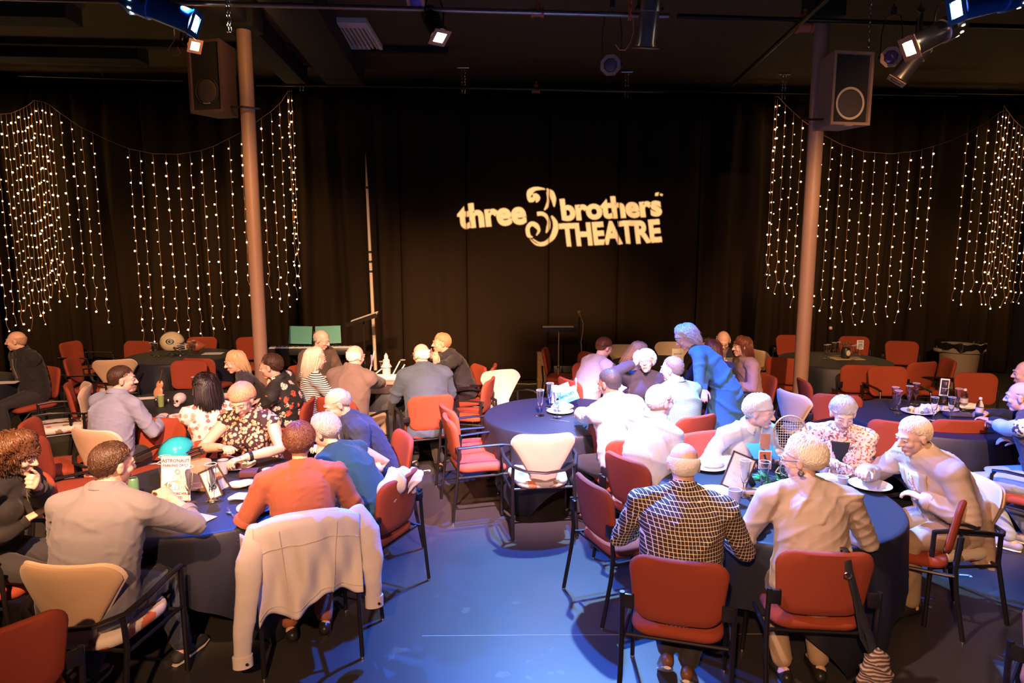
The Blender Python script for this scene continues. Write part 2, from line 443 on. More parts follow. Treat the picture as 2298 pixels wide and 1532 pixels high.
PN = [0]
def person(label, head, heading, lean=6, side=0, hunch=12, twist=0, hyaw=0, hpitch=8, hroll=0, s=1., w=1., belly=0., bust=0.,
           L=(-.16, .40, .80), Rr=(.16, .40, .80), poleL=(-.7, -.4, -.8), poleR=(.7, -.4, -.8), curlL=.45, curlR=.45, palmL=(0, 0, -1), palmR=(0, 0, -1),
           hdL=None, hdR=None, knees=(.42, .42), ank=((-.11, .40), (.11, .40)), top=None, bottom=None, hairs=None, skin=None, near=True, face=True,
           stand=False, shoes='black', sleeve=1., jacket=False, female=False, skirt=False, glasses=False, collar=None, tail=0, extra=None, hipz=None, voxel=None):
    PN[0] += 1; seed = PN[0]; skin = skin or SKIN
    root = bpy.data.objects.new('person', None); COL.objects.link(root); tag(root, label, 'person')
    hz = hipz if hipz else (.92 * s if stand else .58)
    pel = V((0, 0, hz)); sl = V((math.sin(R(side)) * .8, math.sin(R(lean)), 0))
    d1 = V((math.sin(R(side)), math.sin(R(lean)), math.cos(R(lean)) * math.cos(R(side)))).normalized()
    d2 = V((math.sin(R(side * 1.1)), math.sin(R(lean + hunch)), math.cos(R(lean + hunch)))).normalized()
    mid = pel + d1 * .26 * s; nb = mid + d2 * .25 * s
    tw = R(twist); sx = V((math.cos(tw), math.sin(tw), 0)); sx = (sx - d2 * sx.dot(d2)).normalized()
    sh = {k: nb - d2 * .055 * s + sx * (k * .178 * w * s) for k in (-1, 1)}
    hy = tw + R(hyaw); hf = V((-math.sin(hy), math.cos(hy), 0)); pt = R(hpitch)
    hfwd = V((hf.x * math.cos(pt), hf.y * math.cos(pt), -math.sin(pt))); hup = V((hf.x * math.sin(pt), hf.y * math.sin(pt), math.cos(pt)))
    if hroll: hup = Matrix.Rotation(R(hroll), 3, hfwd) @ hup
    nd = (d2 * .55 + V((0, 0, .5)) + hf * .12).normalized()
    hc = nb + nd * .155 * s + hf * .015
    HM = frame(hc, hfwd, hup)
    # place
    hw = W(head[0], head[1], hc.z); rz = R(heading); Rm = Matrix.Rotation(rz, 3, 'Z')
    base = hw - Rm @ hc; base.z = 0
    root.location = base; root.rotation_euler = (0, 0, rz)
    def loc(t):
        if t[0] == 'px': return Rm.inverted() @ (W(t[1], t[2], t[3]) - base)
        return V(t)
    wr = {-1: loc(L), 1: loc(Rr)}; pole = {-1: poleL, 1: poleR}; el = {}
    for k in (-1, 1): el[k], wr[k] = ik(sh[k], wr[k], .285 * s, .255 * s, pole[k])
    # legs
    hipj = {k: pel + V((k * .092 * s, .0, -.015)) for k in (-1, 1)}; kn = {}; an = {}
    for i, k in enumerate((-1, 1)):
        if stand: an[k] = V((ank[i][0], ank[i][1], .085)); kn[k] = (hipj[k] + an[k]) / 2 + V((0, .03, 0))
        else:
            kn[k] = hipj[k] + V((k * .04, knees[i], -.045)); an[k] = V((ank[i][0], ank[i][1], .09)) if len(ank[i]) == 2 else V(ank[i])
    vox = voxel or (.0058 if near else .0085); cvx = .010 if near else .014
    ww = w * s
    def torso(mb, g, low=.10):
        k_ = min(1, g * 30); rings = [(-low, .160, .118), (0, .170, .125), (.10, .155 + .012 * k_, .118 + .008 * k_), (.20, .148 + .020 * k_, .112 + .012 * k_), (.30, .160 + .010 * k_, .118 + .004 * k_), (.40, .172, .115), (.455, .15, .092), (.50, .085, .066)]
        if female: rings = [(-low, .165, .12), (0, .175, .125), (.10, .152 + .010 * k_, .11 + .008 * k_), (.20, .137 + .016 * k_, .10 + .010 * k_), (.30, .148 + .006 * k_, .105), (.40, .158, .102), (.455, .135, .085), (.50, .075, .06)]
        if not stand: rings = rings[1:]
        pts = []; rr = []; sd = []
        for t, rx, ry in rings:
            p = pel + d1 * t * s if t <= .26 else mid + d2 * (t - .26) * s
            pts.append(p); f = max(0, min(1, t / .4)); sd.append(V((1, 0, 0)).lerp(sx, f)); rr.append((rx * ww + g, ry * ww * (1 + .25 * belly * (t < .35)) + g))
        mb.caps(pts, rr, 20, side=sd)
        if belly: mb.ell(pel + d1 * .13 * s + V((0, .075, 0)), (.15 * ww + g, .10 * (1 + belly) * ww + g, .15 * s))
        for k in (-1, 1):
            mb.caps([nb + nd * .03 - d2 * .02, nb - d2 * .02 + sx * k * .07 * ww, sh[k]], [(.055 + g * .5), (.060 * s + g * .8), (.058 * s + g)], 12)
            if bust: mb.ell(mid + d2 * .10 * s + d2.cross(sx) * (.085 * ww) + sx * k * .075 * ww, (.068 * bust + g, .070 * bust + g, .070 * bust + g))
    sleeve_ = sleeve
    def arm(mb, k, g, upto=1.0, sleeve=False):
        S, E, T = sh[k], el[k], wr[k]
        if upto >= 1: 
            T2 = E.lerp(T, min(1, .97 if upto <= 1 else 1)); mb.caps([S, S.lerp(E, .5), E, E.lerp(T, .35), T2], [.056 * s + g, .047 * s + g, .040 * s + g, .042 * s + g, .029 * s + g * (1. if not sleeve else .9)], 14)
        elif upto > .55:
            f = (upto - .5) * 2; mb.caps([S, S.lerp(E, .5), E, E.lerp(T, f * .9)], [.056 * s + g, .047 * s + g, .041 * s + g, .038 * s + g], 14)
        else: mb.caps([S, S.lerp(E, upto * 1.6)], [.057 * s + g, .048 * s + g], 14)
    def leg(mb, k, g):
        A = an[k]
        mb.caps([hipj[k], hipj[k].lerp(kn[k], .5), kn[k], kn[k].lerp(A, .4), A.lerp(kn[k], .06)], [.086 * ww + g, .072 * ww + g, .055 * s + g, .054 * s + g, .036 * s + g * 1.1], 14)
    # body: one continuous surface
    mb = MB(); torso(mb, 0)
    mb.caps([nb - nd * .05, nb + nd * .05, hc - hup * .06 * s - hfwd * .012], [.062 * s * (1 if not female else .88), .054 * s * (1 if not female else .85), .055 * s * (1 if not female else .86)], 14)
    head_shapes(mb, HM, s, face, female)
    for k, hd, pm, cu in ((-1, hdL, palmL, curlL), (1, hdR, palmR, curlR)):
        arm(mb, k, 0, 1.1); d = V(hd) if hd else (wr[k] - el[k])
        hand(mb, wr[k], d, pm, s * 1.02, cu, th=k)
        leg(mb, k, 0)
        A = an[k]; tuck = A.y < .2 and not stand
        mb.caps([A + V((0, -.02, -.03)), A + V((0, .06, -.04)), A + V((0, .14, -.055))], [.035 * s, .034 * s, .028 * s], 10)
    body = link(remesh(mb, vox, 2), 'body', skin, root)
    # face parts
    if face:
        def P(x, y, z): return HM @ V((x * s, y * s, z * s))
        for k in (-1, 1):
            e = MB(); e.ell(P(k * .031, .0795, .006), (.0105 * s,) * 3, None, 12, 8); e.cur = 1; e.ell(P(k * .031, .0862, .0055), (.0055 * s,) * 3, None, 10, 6); e.build('eye', [EYEW, IRIS], root)
            b = MB(); b.caps([P(k * .014, .096, .030), P(k * .032, .091, .035), P(k * .050, .075, .030)], [.003 * s, .0035 * s, .002 * s], 6); b.build('eyebrow', hairs[1] if hairs else mat('grey_hair', (.5, .46, .44), .6), root)
            b = MB(); b.caps([P(k * .020, .0885, .0115), P(k * .032, .0910, .0135), P(k * .045, .0830, .0105)], [.0034 * s, .0042 * s, .0034 * s], 6); b.build('eyelid', skin, root)
        b = MB(); b.caps([P(-.019, .0855, -.0585), P(0, .0955, -.0565), P(.019, .0855, -.0585)], [.003 * s, .0045 * s, .003 * s], 8)
        b.caps([P(-.017, .0845, -.0645), P(0, .0945, -.066), P(.017, .0845, -.0645)], [.003 * s, .005 * s, .003 * s], 8); b.build('lips', LIP, root)
    if glasses:
        g = MB()
        def P(x, y, z): return HM @ V((x * s, y * s, z * s))
        for k in (-1, 1):
            g.tube([P(k * .032 + .023 * math.cos(a), .104 - abs(.023 * math.cos(a)) * .1, .004 + .017 * math.sin(a)) for a in [i * math.pi / 8 for i in range(16)]], .0016 * s, 5, closed=True)
            g.tube([P(k * .055, .101, .008), P(k * .084, .05, .010), P(k * .086, -.005, .008)], .0017 * s, 5)
        g.tube([P(-.009, .107, .008), P(.009, .107, .008)], .0016 * s, 5)
        g.build('glasses', mat('glasses_frame', (.08, .07, .07), .3, .5) if glasses is True else glasses, root)
    # clothes
    if top:
        g = .032 if jacket else .020
        mb = MB(); torso(mb, g, .14 if jacket else .11)
        if female or True:
            for k in (-1, 1):
                if sleeve_ > 0: arm(mb, k, g * .85, sleeve_, True)
        if tail: mb.tube([pel + V((0, -.05, .1)), pel + V((0, -.10, -.12)), pel + V((0, -.11, -.12 - tail))], [(.19 * ww, .10), (.20 * ww, .09), (.21 * ww, .06)], 18, side=(1, 0, 0))
        me = remesh(mb, cvx, 5); folds(me, .017 if jacket else .019, 13, seed, .002); folds(me, .006, 34, seed + 9, .001); link(me, extra.get('topname', 'jacket' if jacket else 'shirt') if extra else ('jacket' if jacket else 'shirt'), top, root)
        if sleeve_ > 0 and near:
            for k in (-1, 1):
                S, E, T = sh[k], el[k], wr[k]
                if sleeve_ > .88: c_ = E.lerp(T, .93); dd = (T - E).normalized(); rr_ = .032 * s + g * .8
                elif sleeve_ > .55: f = (sleeve_ - .5) * 2 * .9; c_ = E.lerp(T, f + .04); dd = (T - E).normalized(); rr_ = .042 * s + g * .8
                else: c_ = S.lerp(E, sleeve_ * 1.6 + .16); dd = (E - S).normalized(); rr_ = .049 * s + g * .8
                mb = MB(); mb.tube([c_ - dd * .022, c_ - dd * .008, c_ + dd * .012], [rr_, rr_ * 1.05, rr_ * 1.02], 18); mb.build('cuff', top, root)
        if collar:
            mb = MB(); c0 = nb + nd * .046 * s - hf * .004; ax = nd
            a1 = sx; a2 = ax.cross(a1); sgn = 1 if a2.dot(hf) > 0 else -1; a2 = a2 * sgn
            def cl(u, v):
                a = R(-60 + 300 * u) + math.pi / 2 + R(-90 + 30 + 0); a = R(120) + (R(300)) * u
                # opening at the front (a2 direction)
                a = math.pi / 2 + R(22) + R(316) * u
                rr = (.067 + .020 * v) * s; h = (.034 * (1 - v * 1.35)) * s
                fr = abs(u - .5) * 2; h -= .018 * fr ** 4 * s + .014 * v * fr ** 3
                return c0 + a1 * rr * 1.02 * math.cos(a) + a2 * (rr * 1.05 * math.sin(a) + .012 * fr) + ax * h
            mb.grid(cl, 28, 4)
            o = mb.build('collar', collar, root); md = o.modifiers.new('t', 'SOLIDIFY'); md.thickness = .004
    if extra and extra.get('front'):           # open jacket: shirt front, lapels, tie
        fr = d2.cross(sx).normalized() * -1
        if fr.y < 0: fr = -fr
        ry = .115 * ww + .030
        def cp(t, x, o):       # point on chest surface
            p = pel + d1 * t * s if t <= .26 else mid + d2 * (t - .26) * s
            yy = (np.interp(t, [0, .2, .3, .4, .455, .5], [.125, .112, .118, .115, .095, .075]) * ww * (1 + .25 * belly * (t < .35)) + .030 + belly * .035 * (t < .25)) * math.sqrt(max(.1, 1 - (x / (.2 * ww)) ** 2)) + o
            return p + sx * x + fr * yy
        m1 = MB(); m1.grid(lambda u, v: cp(.16 + .34 * v, (u - .5) * (.03 + .115 * v), .003), 8, 12); o = m1.build('shirt_front', extra['front'], root); o.modifiers.new('t', 'SOLIDIFY').thickness = .004
        for k in (-1, 1):
            m2 = MB(); m2.grid(lambda u, v: cp(.13 + .37 * v, k * (.012 + .050 * v + u * (.012 + .052 * math.sin(min(1, v * 1.25) * math.pi * .62))), .007 - .002 * u), 4, 12)
            o = m2.build('lapel', extra.get('lapelmat', top), root); o.modifiers.new('t', 'SOLIDIFY').thickness = .005
        if extra.get('tie') == 'bow':
            m3 = MB(); c = cp(.485, 0, .02)
            for k in (-1, 1): m3.caps([c, c + sx * k * .022, c + sx * k * .045], [(.006, .008), (.010, .014), (.008, .020)], 8)
            m3.build('bow_tie', BLACKP, root)
        elif extra.get('tie'):
            m3 = MB(); m3.grid(lambda u, v: cp(.18 + .31 * v, (u - .5) * (.07 - .035 * v), .012), 4, 8); o = m3.build('necktie', extra['tie'], root); o.modifiers.new('t', 'SOLIDIFY').thickness = .004
    if bottom:
        mb = MB(); g = .018
        mb.caps([pel + V((0, 0, .0)), pel + d1 * .08], [(.165 * ww + g, .12 * ww + g), (.155 * ww + g * .6, .112 * ww + g * .6)], 18, side=(1, 0, 0))
        if skirt and stand:
            mb.tube([pel + d1 * .12 * s, pel, pel + V((0, 0, -.25)), pel + V((0, -.01, -.55)), V((0, -.02, .04))], [(.15, .12), (.185, .15), (.22, .19), (.27, .24), (.33, .30)], 24, side=(1, 0, 0))
        elif skirt:
            for k in (-1, 1): mb.caps([hipj[k], kn[k], kn[k].lerp(an[k], .55)], [.09 * ww + g, .072 + g, .075 + g], 12)
            mb.caps([(hipj[1] + hipj[-1]) / 2, (kn[1] + kn[-1]) / 2, ((kn[1] + kn[-1]) / 2).lerp((an[1] + an[-1]) / 2, .5)], [.085, .075, .07], 12)
        else:
            for k in (-1, 1): leg(mb, k, g)
        me = remesh(mb, cvx, 3); folds(me, .020 if skirt and stand else .014, 14, seed + 50, .001); link(me, 'skirt' if skirt else 'trousers', bottom, root)
    if shoes:
        sm = {'black': mat('black_leather', (.025, .022, .02), .35), 'brown': mat('brown_leather', (.22, .09, .04), .4), 'grey': mat('grey_canvas', (.35, .36, .42), .8), 'sneaker': mat('dark_canvas', (.05, .05, .06), .8)}[shoes]
        sole = mat('pale_sole', (.75, .68, .58), .6)
        for k in (-1, 1):
            A = an[k]; z0 = A.z - .09
            fd = V((k * .12, 1, -.0 if A.z < .1 else -.75)).normalized(); up = V((0, 0, 1)) if A.z < .1 else V((0, .7, .7)); up = (up - fd * up.dot(fd)).normalized(); sd = fd.cross(up)
            def Q(y, z): return A + fd * y + up * z
            mb = MB(); mb.caps([Q(-.05, -.045), Q(0, -.035), Q(.07, -.045), Q(.14, -.055), Q(.18, -.060)], [(.034, .035), (.038, .045), (.044, .036), (.046, .027), (.036, .020)], 14, side=sd)
            sh_ = mb.build('shoe', sm, root)
            mb = MB(); mb.tube([Q(-.075, -.081), Q(-.03, -.081), Q(.05, -.081), (Q(.13, -.081)), Q(.20, -.079), Q(.215, -.078)], [(.02, .008), (.036, .009), (.036, .009), (.048, .009), (.034, .008), (.01, .006)], 12, side=sd)
            mb.build('sole', sole if shoes in ('sneaker', 'brown', 'grey') else BLACKP, sh_)
    if hairs:
        hair(root, HM, s, hairs[0], hairs[1], near=near, seed=seed, **(hairs[2] if len(hairs) > 2 else {}))
    return dict(root=root, base=base, heading=heading, HM=HM, wr=wr, el=el, sh=sh, Rm=Rm, nb=nb, d2=d2, sx=sx, mid=mid, pel=pel, hc=hc)
# ---------------------------------------------------------------- room
YAW = R(4.5); U_ = V((math.cos(YAW), math.sin(YAW), 0)); N_ = V((-math.sin(YAW), math.cos(YAW), 0))
WALLD = 11.45                      # distance of the curtain plane along N_ at u = 0
def room(u, v, z): return U_ * u + N_ * v + V((0, 0, z))
def WW(px, py, off=0.):            # point on the curtain plane seen at pixel
    d = ray(px, py); t = (WALLD - off - V((0, 0, CAMH)).dot(N_)) / d.dot(N_)
    return V((0, 0, CAMH)) + d * t
RM = Matrix.Rotation(YAW, 4, 'Z')
CEIL = 5.05
def floorc(nt, v):
    n = noi(nt, v, 1.3, 6); n2 = noi(nt, v, 9, 8)
    c = mixc(nt, n, (.030, .027, .026), (.060, .054, .052))
    scr = step(nt, mathn(nt, 'MULTIPLY', n2, noi(nt, v, 2.2, 3)), .39)
    return mixc(nt, mathn(nt, 'MULTIPLY', scr, .35), c, (.12, .11, .10))
FLOORM = pat('painted_floor', floorc, .42)
b = MB(); b.box((0, 0, 0), (22, 17, .1), M=RM @ Matrix.Translation((0, 6, -.05))); struct(b.build('floor', FLOORM, smooth=False))
def ceilc(nt, v):
    return mixc(nt, noi(nt, v, 3, 5), (.060, .036, .016), (.034, .021, .012))
CEILM = pat('dark_ceiling', ceilc, .8)
b = MB(); b.box((0, 0, 0), (22, 17, .1), M=RM @ Matrix.Translation((0, 6, CEIL + .05))); struct(b.build('ceiling', CEILM, smooth=False))
WALLM = mat('black_wall', (.012, .010, .009), .8)
for nm, x, y, w, d in (('wall_back', 0, 12.6, 22, .2), ('wall_left', -10.4, 6, .2, 13.2), ('wall_right', 10.4, 6, .2, 13.2), ('wall_front', 0, -2.0, 22, .2)):
    b = MB(); b.box((0, 0, 0), (w, d, CEIL), M=RM @ Matrix.Translation((x, y, CEIL / 2))); struct(b.build(nm, WALLM, smooth=False))
# floor seam and tape marks
b = MB(); p = W(1100, 1430, .0); b.box((.75, p.y + .03, .0008), (2.6, .004, .0012), .01); struct(b.build('trim_1', mat('pale_scuff', (.30, .30, .32), .7)))
# curtains: eight panels, each with its own folds
CURT = mat('black_velvet_curtain', (.024, .016, .0095), .95, bump=(160, .25), spec=.1)
panels = [(-10.2, -7.4, .095), (-7.4, -5.05, .09), (-5.05, -2.7, .085), (-2.7, -.95, .065), (-.95, .15, .03), (.15, 1.55, .006), (1.55, 2.75, .010), (2.75, 4.15, .030), (4.15, 6.6, .075), (6.6, 10.2, .080)]
pl = ['leftmost black stage curtain panel, behind the left icicle lights', 'black pleated curtain behind the wide icicle light swag on the left', 'black pleated curtain behind the left steel column', 'black curtain panel behind the digital piano and white pole', 'narrow black curtain panel left of the lit lettering',
      'smooth black curtain carrying the word three', 'smooth black curtain carrying the words brothers theatre', 'black curtain right of the lit lettering', 'black pleated curtain behind the right icicle lights', 'black pleated curtain behind the trash can at the right']
for i, (u0, u1, amp) in enumerate(panels):
    b = MB(); rg = random.Random(i); ph = rg.random() * 6; wl = .42 if amp > .03 else .7; nn = int((u1 - u0) / .022)
    def cf(a, c, u0=u0, u1=u1, amp=amp, ph=ph, wl=wl):
        u = u0 + (u1 - u0) * a; z = .03 + (CEIL - .33) * c
        w = u + .06 * math.sin(u * 3.1 + ph) + .03 * math.sin(z * 1.3 + u * 5)
        f = math.sin(w * 2 * math.pi / wl + ph) + .45 * math.sin(w * 2 * math.pi / wl * 1.7 + 1.3 + ph)
        e = min(a, 1 - a) * (u1 - u0)
        return room(u, WALLD + .16 + amp * .6 - amp * f * (.65 + .35 * (1 - c)) + .05 * math.exp(-e / .04) + (.02 if i % 2 else 0), z)
    b.grid(cf, nn, 10); o = b.build('curtain', CURT); o.modifiers.new('t', 'SOLIDIFY').thickness = .006
    tag(o, pl[i], 'curtain', 'black stage curtains along the back')
# ceiling grille
g = thing('ceiling_grille', 'white louvred air grille in the ceiling above the left of the stage', 'vent')
A, B_, C_, D_ = [W(x, y, CEIL - .04) for x, y in ((740, 46), (822, 48), (864, 117), (782, 112))]
def bil(u, v, dz=0): return A.lerp(B_, u).lerp(D_.lerp(C_, u), v) + V((0, 0, dz))
GR = mat('white_painted_metal', (.72, .66, .68), .5)
def quadbox(mb, u0, u1, v0, v1, z0, z1):
    vs = [bil(u, v, z) for z in (z0, z1) for (u, v) in ((u0, v0), (u1, v0), (u1, v1), (u0, v1))]
    mb.add(vs, [(0, 3, 2, 1), (4, 5, 6, 7), (0, 1, 5, 4), (1, 2, 6, 5), (2, 3, 7, 6), (3, 0, 4, 7)])
b = MB()
for q in ((0, 1, 0, .16), (0, 1, .88, 1), (0, .09, .16, .88), (.91, 1, .16, .88)): quadbox(b, *q, -.02, .04)
b.build('frame', GR, g, False)
for k in range(7):
    b = MB(); u = .09 + .82 * (k + .5) / 7; quadbox(b, u - .028, u + .028, .16, .88, -.012, .02); b.build('louvre', GR, g, False)
b = MB(); quadbox(b, .05, .95, .05, .95, .03, .038); b.build('backing', mat('dark_duct', (.05, .045, .05), .8), g, False)
# beams running towards the stage
BEAM = mat('black_beam', (.007, .006, .005), .85)
def beam(p, q, w, h, label, zc=CEIL):
    p = V((p[0], p[1], 0)); q = V((q[0], q[1], 0)); d = q - p; m = (p + q) / 2
    b = MB(); b.box((m.x, m.y, zc - h / 2), (w, d.length, h), math.atan2(-d.x, d.y), bev=.01)
    o = tag(b.build('ceiling_beam', BEAM), label, 'beam', 'black ceiling beams'); return o
def uvb(u, v): p = room(u, v, 0); return (p.x, p.y)
for (px, py, w, lab) in ((560, 90, .30, 'black ceiling beam just right of the left column top'), (700, 90, .55, 'wide black beam between the left column and the white air grille')):
    p = W(px, py, CEIL - .3); u = p.dot(U_); beam(uvb(u, 1.0), uvb(u, 11.2), w, .28, lab)
for (py, lab) in ((108, 'thin dark cross rib on the ceiling above the left loudspeaker'),):
    p = W(640, py, CEIL - .05); v = p.dot(N_)
    b = MB(); b.box((0, 0, 0), (9, .10, .08), M=RM @ Matrix.Translation((-4.6, v, CEIL - .04))); tag(b.build('ceiling_beam', BEAM), lab, 'beam', 'black ceiling beams')
for k, (py, lab) in enumerate(((40, 'dark cross beam at the very top of the left ceiling'), (128, 'deep dark cross beam above the left icicle lights'))):
    p = W(150, py, CEIL - .15); v = p.dot(N_)
    b = MB(); b.box((0, 0, 0), (6.0, .35, .2), M=RM @ Matrix.Translation((-7.3, v, CEIL - .1))); tag(b.build('ceiling_beam', BEAM), lab, 'beam', 'black ceiling beams')

# columns
COLM = mat('brown_painted_steel', (.34, .20, .13), .5, bump=(60, .15))
def column(px, py, y, label):
    p = WY(px, py, y); r = .080
    t = thing('steel_column', label, 'column', (p.x, p.y, 0))
    b = MB(); b.lathe([(r, .02), (r, CEIL - .02)], n=32); b.build('shaft', COLM, t)
    b = MB(); b.box((0, 0, .01), (.30, .30, .02), bev=.004); b.build('base_plate', COLM, t)
    b = MB(); b.box((0, 0, CEIL - .17), (.34, .34, .3), bev=.01); b.build('head_plate', BEAM, t)
    return p
CL = column(580, 700, 8.05, 'left brown steel column in front of the icicle lights')
CRr = column(1806, 700, 7.7, 'right brown steel column beside the hanging loudspeaker')

# loudspeakers
SPK1 = mat('lit_worn_speaker_case', (.30, .18, .12), .6, bump=(30, .2)); GRL = mat('speaker_grille', (.018, .016, .015), .8, bump=(500, .4)); RING = mat('cream_ring', (.62, .50, .36), .5)  # right speaker case: colour lightened to look lit
def speaker(px, py, y, w, h, rz, label, ring, tilt=0.):
    SPK = SPK1 if ring else mat('shaded_speaker_case', (.10, .055, .04), .6)  # left case: same cabinet darkened in colour for the weak light on it
    p = WY(px, py, y); t = thing('loudspeaker', label, 'loudspeaker', p, rz); t.rotation_euler = (tilt, 0, rz)
    th = .028; fr = -.01
    b = MB()
    o = [(-w / 2, 0), (w / 2, 0), (w * .30, .38), (-w * .30, .38)]
    for z0, z1 in ((0, th), (h - th, h)):
        vs = [V((x, yy, z)) for z in (z0, z1) for x, yy in o]; b.add(vs, [(0, 3, 2, 1), (4, 5, 6, 7), (0, 1, 5, 4), (1, 2, 6, 5), (2, 3, 7, 6), (3, 0, 4, 7)])
    for k in (-1, 1):
        vs = [V(q) for z in (th, h - th) for q in ((k * w / 2, 0, z), (k * (w / 2 - th), 0, z), (k * (w * .30 - th), .38, z), (k * w * .30, .38, z))]
        b.add(vs, [(0, 3, 2, 1), (4, 5, 6, 7), (0, 1, 5, 4), (1, 2, 6, 5), (2, 3, 7, 6), (3, 0, 4, 7)])
    b.box((0, .37, h / 2), (w * .58, .02, h - .03)); b.build('cabinet', SPK, t, False)
    b = MB(); b.box((0, .035, h / 2), (w - 2 * th - .002, .02, h - 2 * th - .002)); b.build('grille', GRL, t, False)
    b = MB(); n = 48; rr = w * .335
    b.tube([(rr * math.cos(a), .022, h * .30 + rr * math.sin(a)) for a in [2 * math.pi * k / n for k in range(n)]], (.012, .004) if ring else (.006, .004), 8, side=(0, 1, 0) if not ring else None, closed=True)
    b.build('woofer_ring', RING if ring else mat('dark_ring', (.05, .045, .04), .6), t)
    b = MB(); b.ell((0, .02, h * .30), (rr * .9, .012, rr * .9)); b.build('woofer_cone', mat('cone', (.07, .05, .04), .7), t)
    b = MB(); b.box((-w * .02, .023, h * .14 if not ring else -.004), (.09, .006, .022) if not ring else (.085, .05, .004), bev=.002); b.build('badge', RING if ring else mat('badge', (.4, .38, .35), .4), t)
    b = MB(); sgn = -1 if ring else 1
    b.tube([(sgn * w * .25, .2, h * .12), (sgn * (w * .5 + .12), .18, h * .10), (sgn * (w * .5 + .24), .14 if ring else .32, h * .10)], .012, 8); b.build('bracket', BLACKM, t)
    return t
speaker(464, 252, 7.8, .42, .76, R(-14), 'dimly lit loudspeaker hung beside the left column', False)
speaker(1908, 280, 7.25, .45, .72, R(10), 'loudspeaker with cream woofer ring mounted on the right column', True)

# pipes and chains
PIPE = mat('grey_conduit', (.30, .27, .27), .35, .8); PIPEB = mat('black_pipe', (.03, .027, .025), .35, .7); REDP = mat('orange_painted_iron', (.42, .10, .04), .5)
def pipe(p, q, r, m, label, name='pipe'):
    b = MB(); b.tube([p, q], r, 10); return tag(b.build(name, m), label, 'pipe')
za = 4.62
pa, pb = W(480, 8, za), W(1520, 36, za); pd = (pb - pa).normalized()
pipe(pa - pd * 3, pa.lerp(pb, .98), .024, PIPE, 'grey metal pipe running across the top of the picture')
pipe(pb, W(2298, 62, za) + pd * 1.5, .024, PIPEB, 'dark continuation of the top pipe towards the right edge', 'pipe')
zb = 4.68
qa, qb = W(575, 190, zb), W(2298, 216, zb); qd = (qb - qa).normalized()
pipe(qa, qb - qd * 1.1, .020, PIPEB, 'thin black batten pipe above the stage curtain', 'batten_pipe')
qa2, qb2 = W(965, 196, zb + .06), W(1490, 206, zb + .06)
pipe(qa2, qb2, .018, PIPE, 'short grey pipe just above the batten over the lettering', 'sprinkler_pipe')
pipe(W(40, 168, zb), W(410, 180, zb), .020, PIPEB, 'black batten pipe above the left icicle lights', 'batten_pipe')
pipe(W(2010, 207, zb + .05), W(2298, 210, zb + .05), .018, PIPEB, 'black batten pipe above the right icicle lights', 'batten_pipe')
s1, s2 = W(1640, 192, 4.6), W(1870, -15, 4.55)
pipe(s1, s2, .026, PIPEB, 'diagonal dark sprinkler pipe left of the right column', 'sprinkler_pipe')
def chain(p, q, label, double=.0, slack=0.):
    t = thing('hanging_chain', label, 'chain', p, 0, 'chains holding the battens')
    for off in ((-double, double) if double else (0,)):
        b = MB(); d = q - p; n = int(d.length / .042)
        for k in range(n):
            c = d * ((k + .5) / n) + V((off * 1., 0, 0)); ax = V((1, 0, 0)) if k % 2 else V((0, 1, 0)); dn = d.normalized()
            b.tube([c + ax * (.011 * math.cos(a)) + dn * (.027 * math.sin(a)) for a in [i * math.pi / 4 for i in range(8)]], .0042, 5, closed=True)
        b.build('chain_strand', CAPM, t)
    b = MB(); b.tube([V((-.09, 0, .0)), V((.09, 0, .0))], .012, 8); b.build('ceiling_hook', STEEL, t)
for (x, y0, y1, lab) in ((1040, 117, 210, 'double chain left of the lettering, hung from a short bar'), (1406, 123, 218, 'double chain above the right end of the lettering'), (677, 138, 203, 'chain beside the left column holding the batten'), (1758, 125, 222, 'double chain left of the right column')):
    q = W(x, y1, zb - .03); p = V((q.x, q.y, min(CEIL - .02, q.z + (y1 - y0) / 122.))); chain(p, q, lab, .022)
q = W(230, 174, zb + .02); chain(V((q.x, q.y, CEIL)), q - V((0, 0, .02)), 'chain holding the far left batten pipe', .0)
q = W(1948, 110, 4.35); chain(V((q.x, q.y, 5.0)), q, 'single chain with a hook above the right loudspeaker', .0)
q = W(515, 72, 4.35); chain(V((q.x, q.y, 4.72)), q, 'short looped chain beside the left column top', .012)
def tee(px, py, z, lab, sc=1.):
    c = W(px, py, z); t = thing('sprinkler_fitting', lab, 'pipe fitting', c)
    b = MB(); b.tube([(-.05 * sc, 0, 0), (.05 * sc, 0, 0)], .036 * sc, 12); b.tube([(0, 0, 0), (0, 0, .08 * sc)], .030 * sc, 12)
    for k in (-1, 1): b.lathe([(.044 * sc, -.012), (.044 * sc, .012)], (k * .05 * sc, 0, 0), 12, Matrix.Rotation(R(90), 3, 'Y'))
    b.build('fitting_body', REDP, t); b = MB(); b.lathe([(.012, 0), (.012, .05), (.022, .055), (.022, .06)], (0, 0, .07 * sc), 10); b.build('sprinkler_head', REDP, t)
tee(1206, 29, za, 'orange sprinkler fitting on the top pipe'); tee(1203, 203, zb + .06, 'orange sprinkler fitting above the lettering'); tee(1805, 60, 4.58, 'orange pipe joint left of the right column top', 1.5)

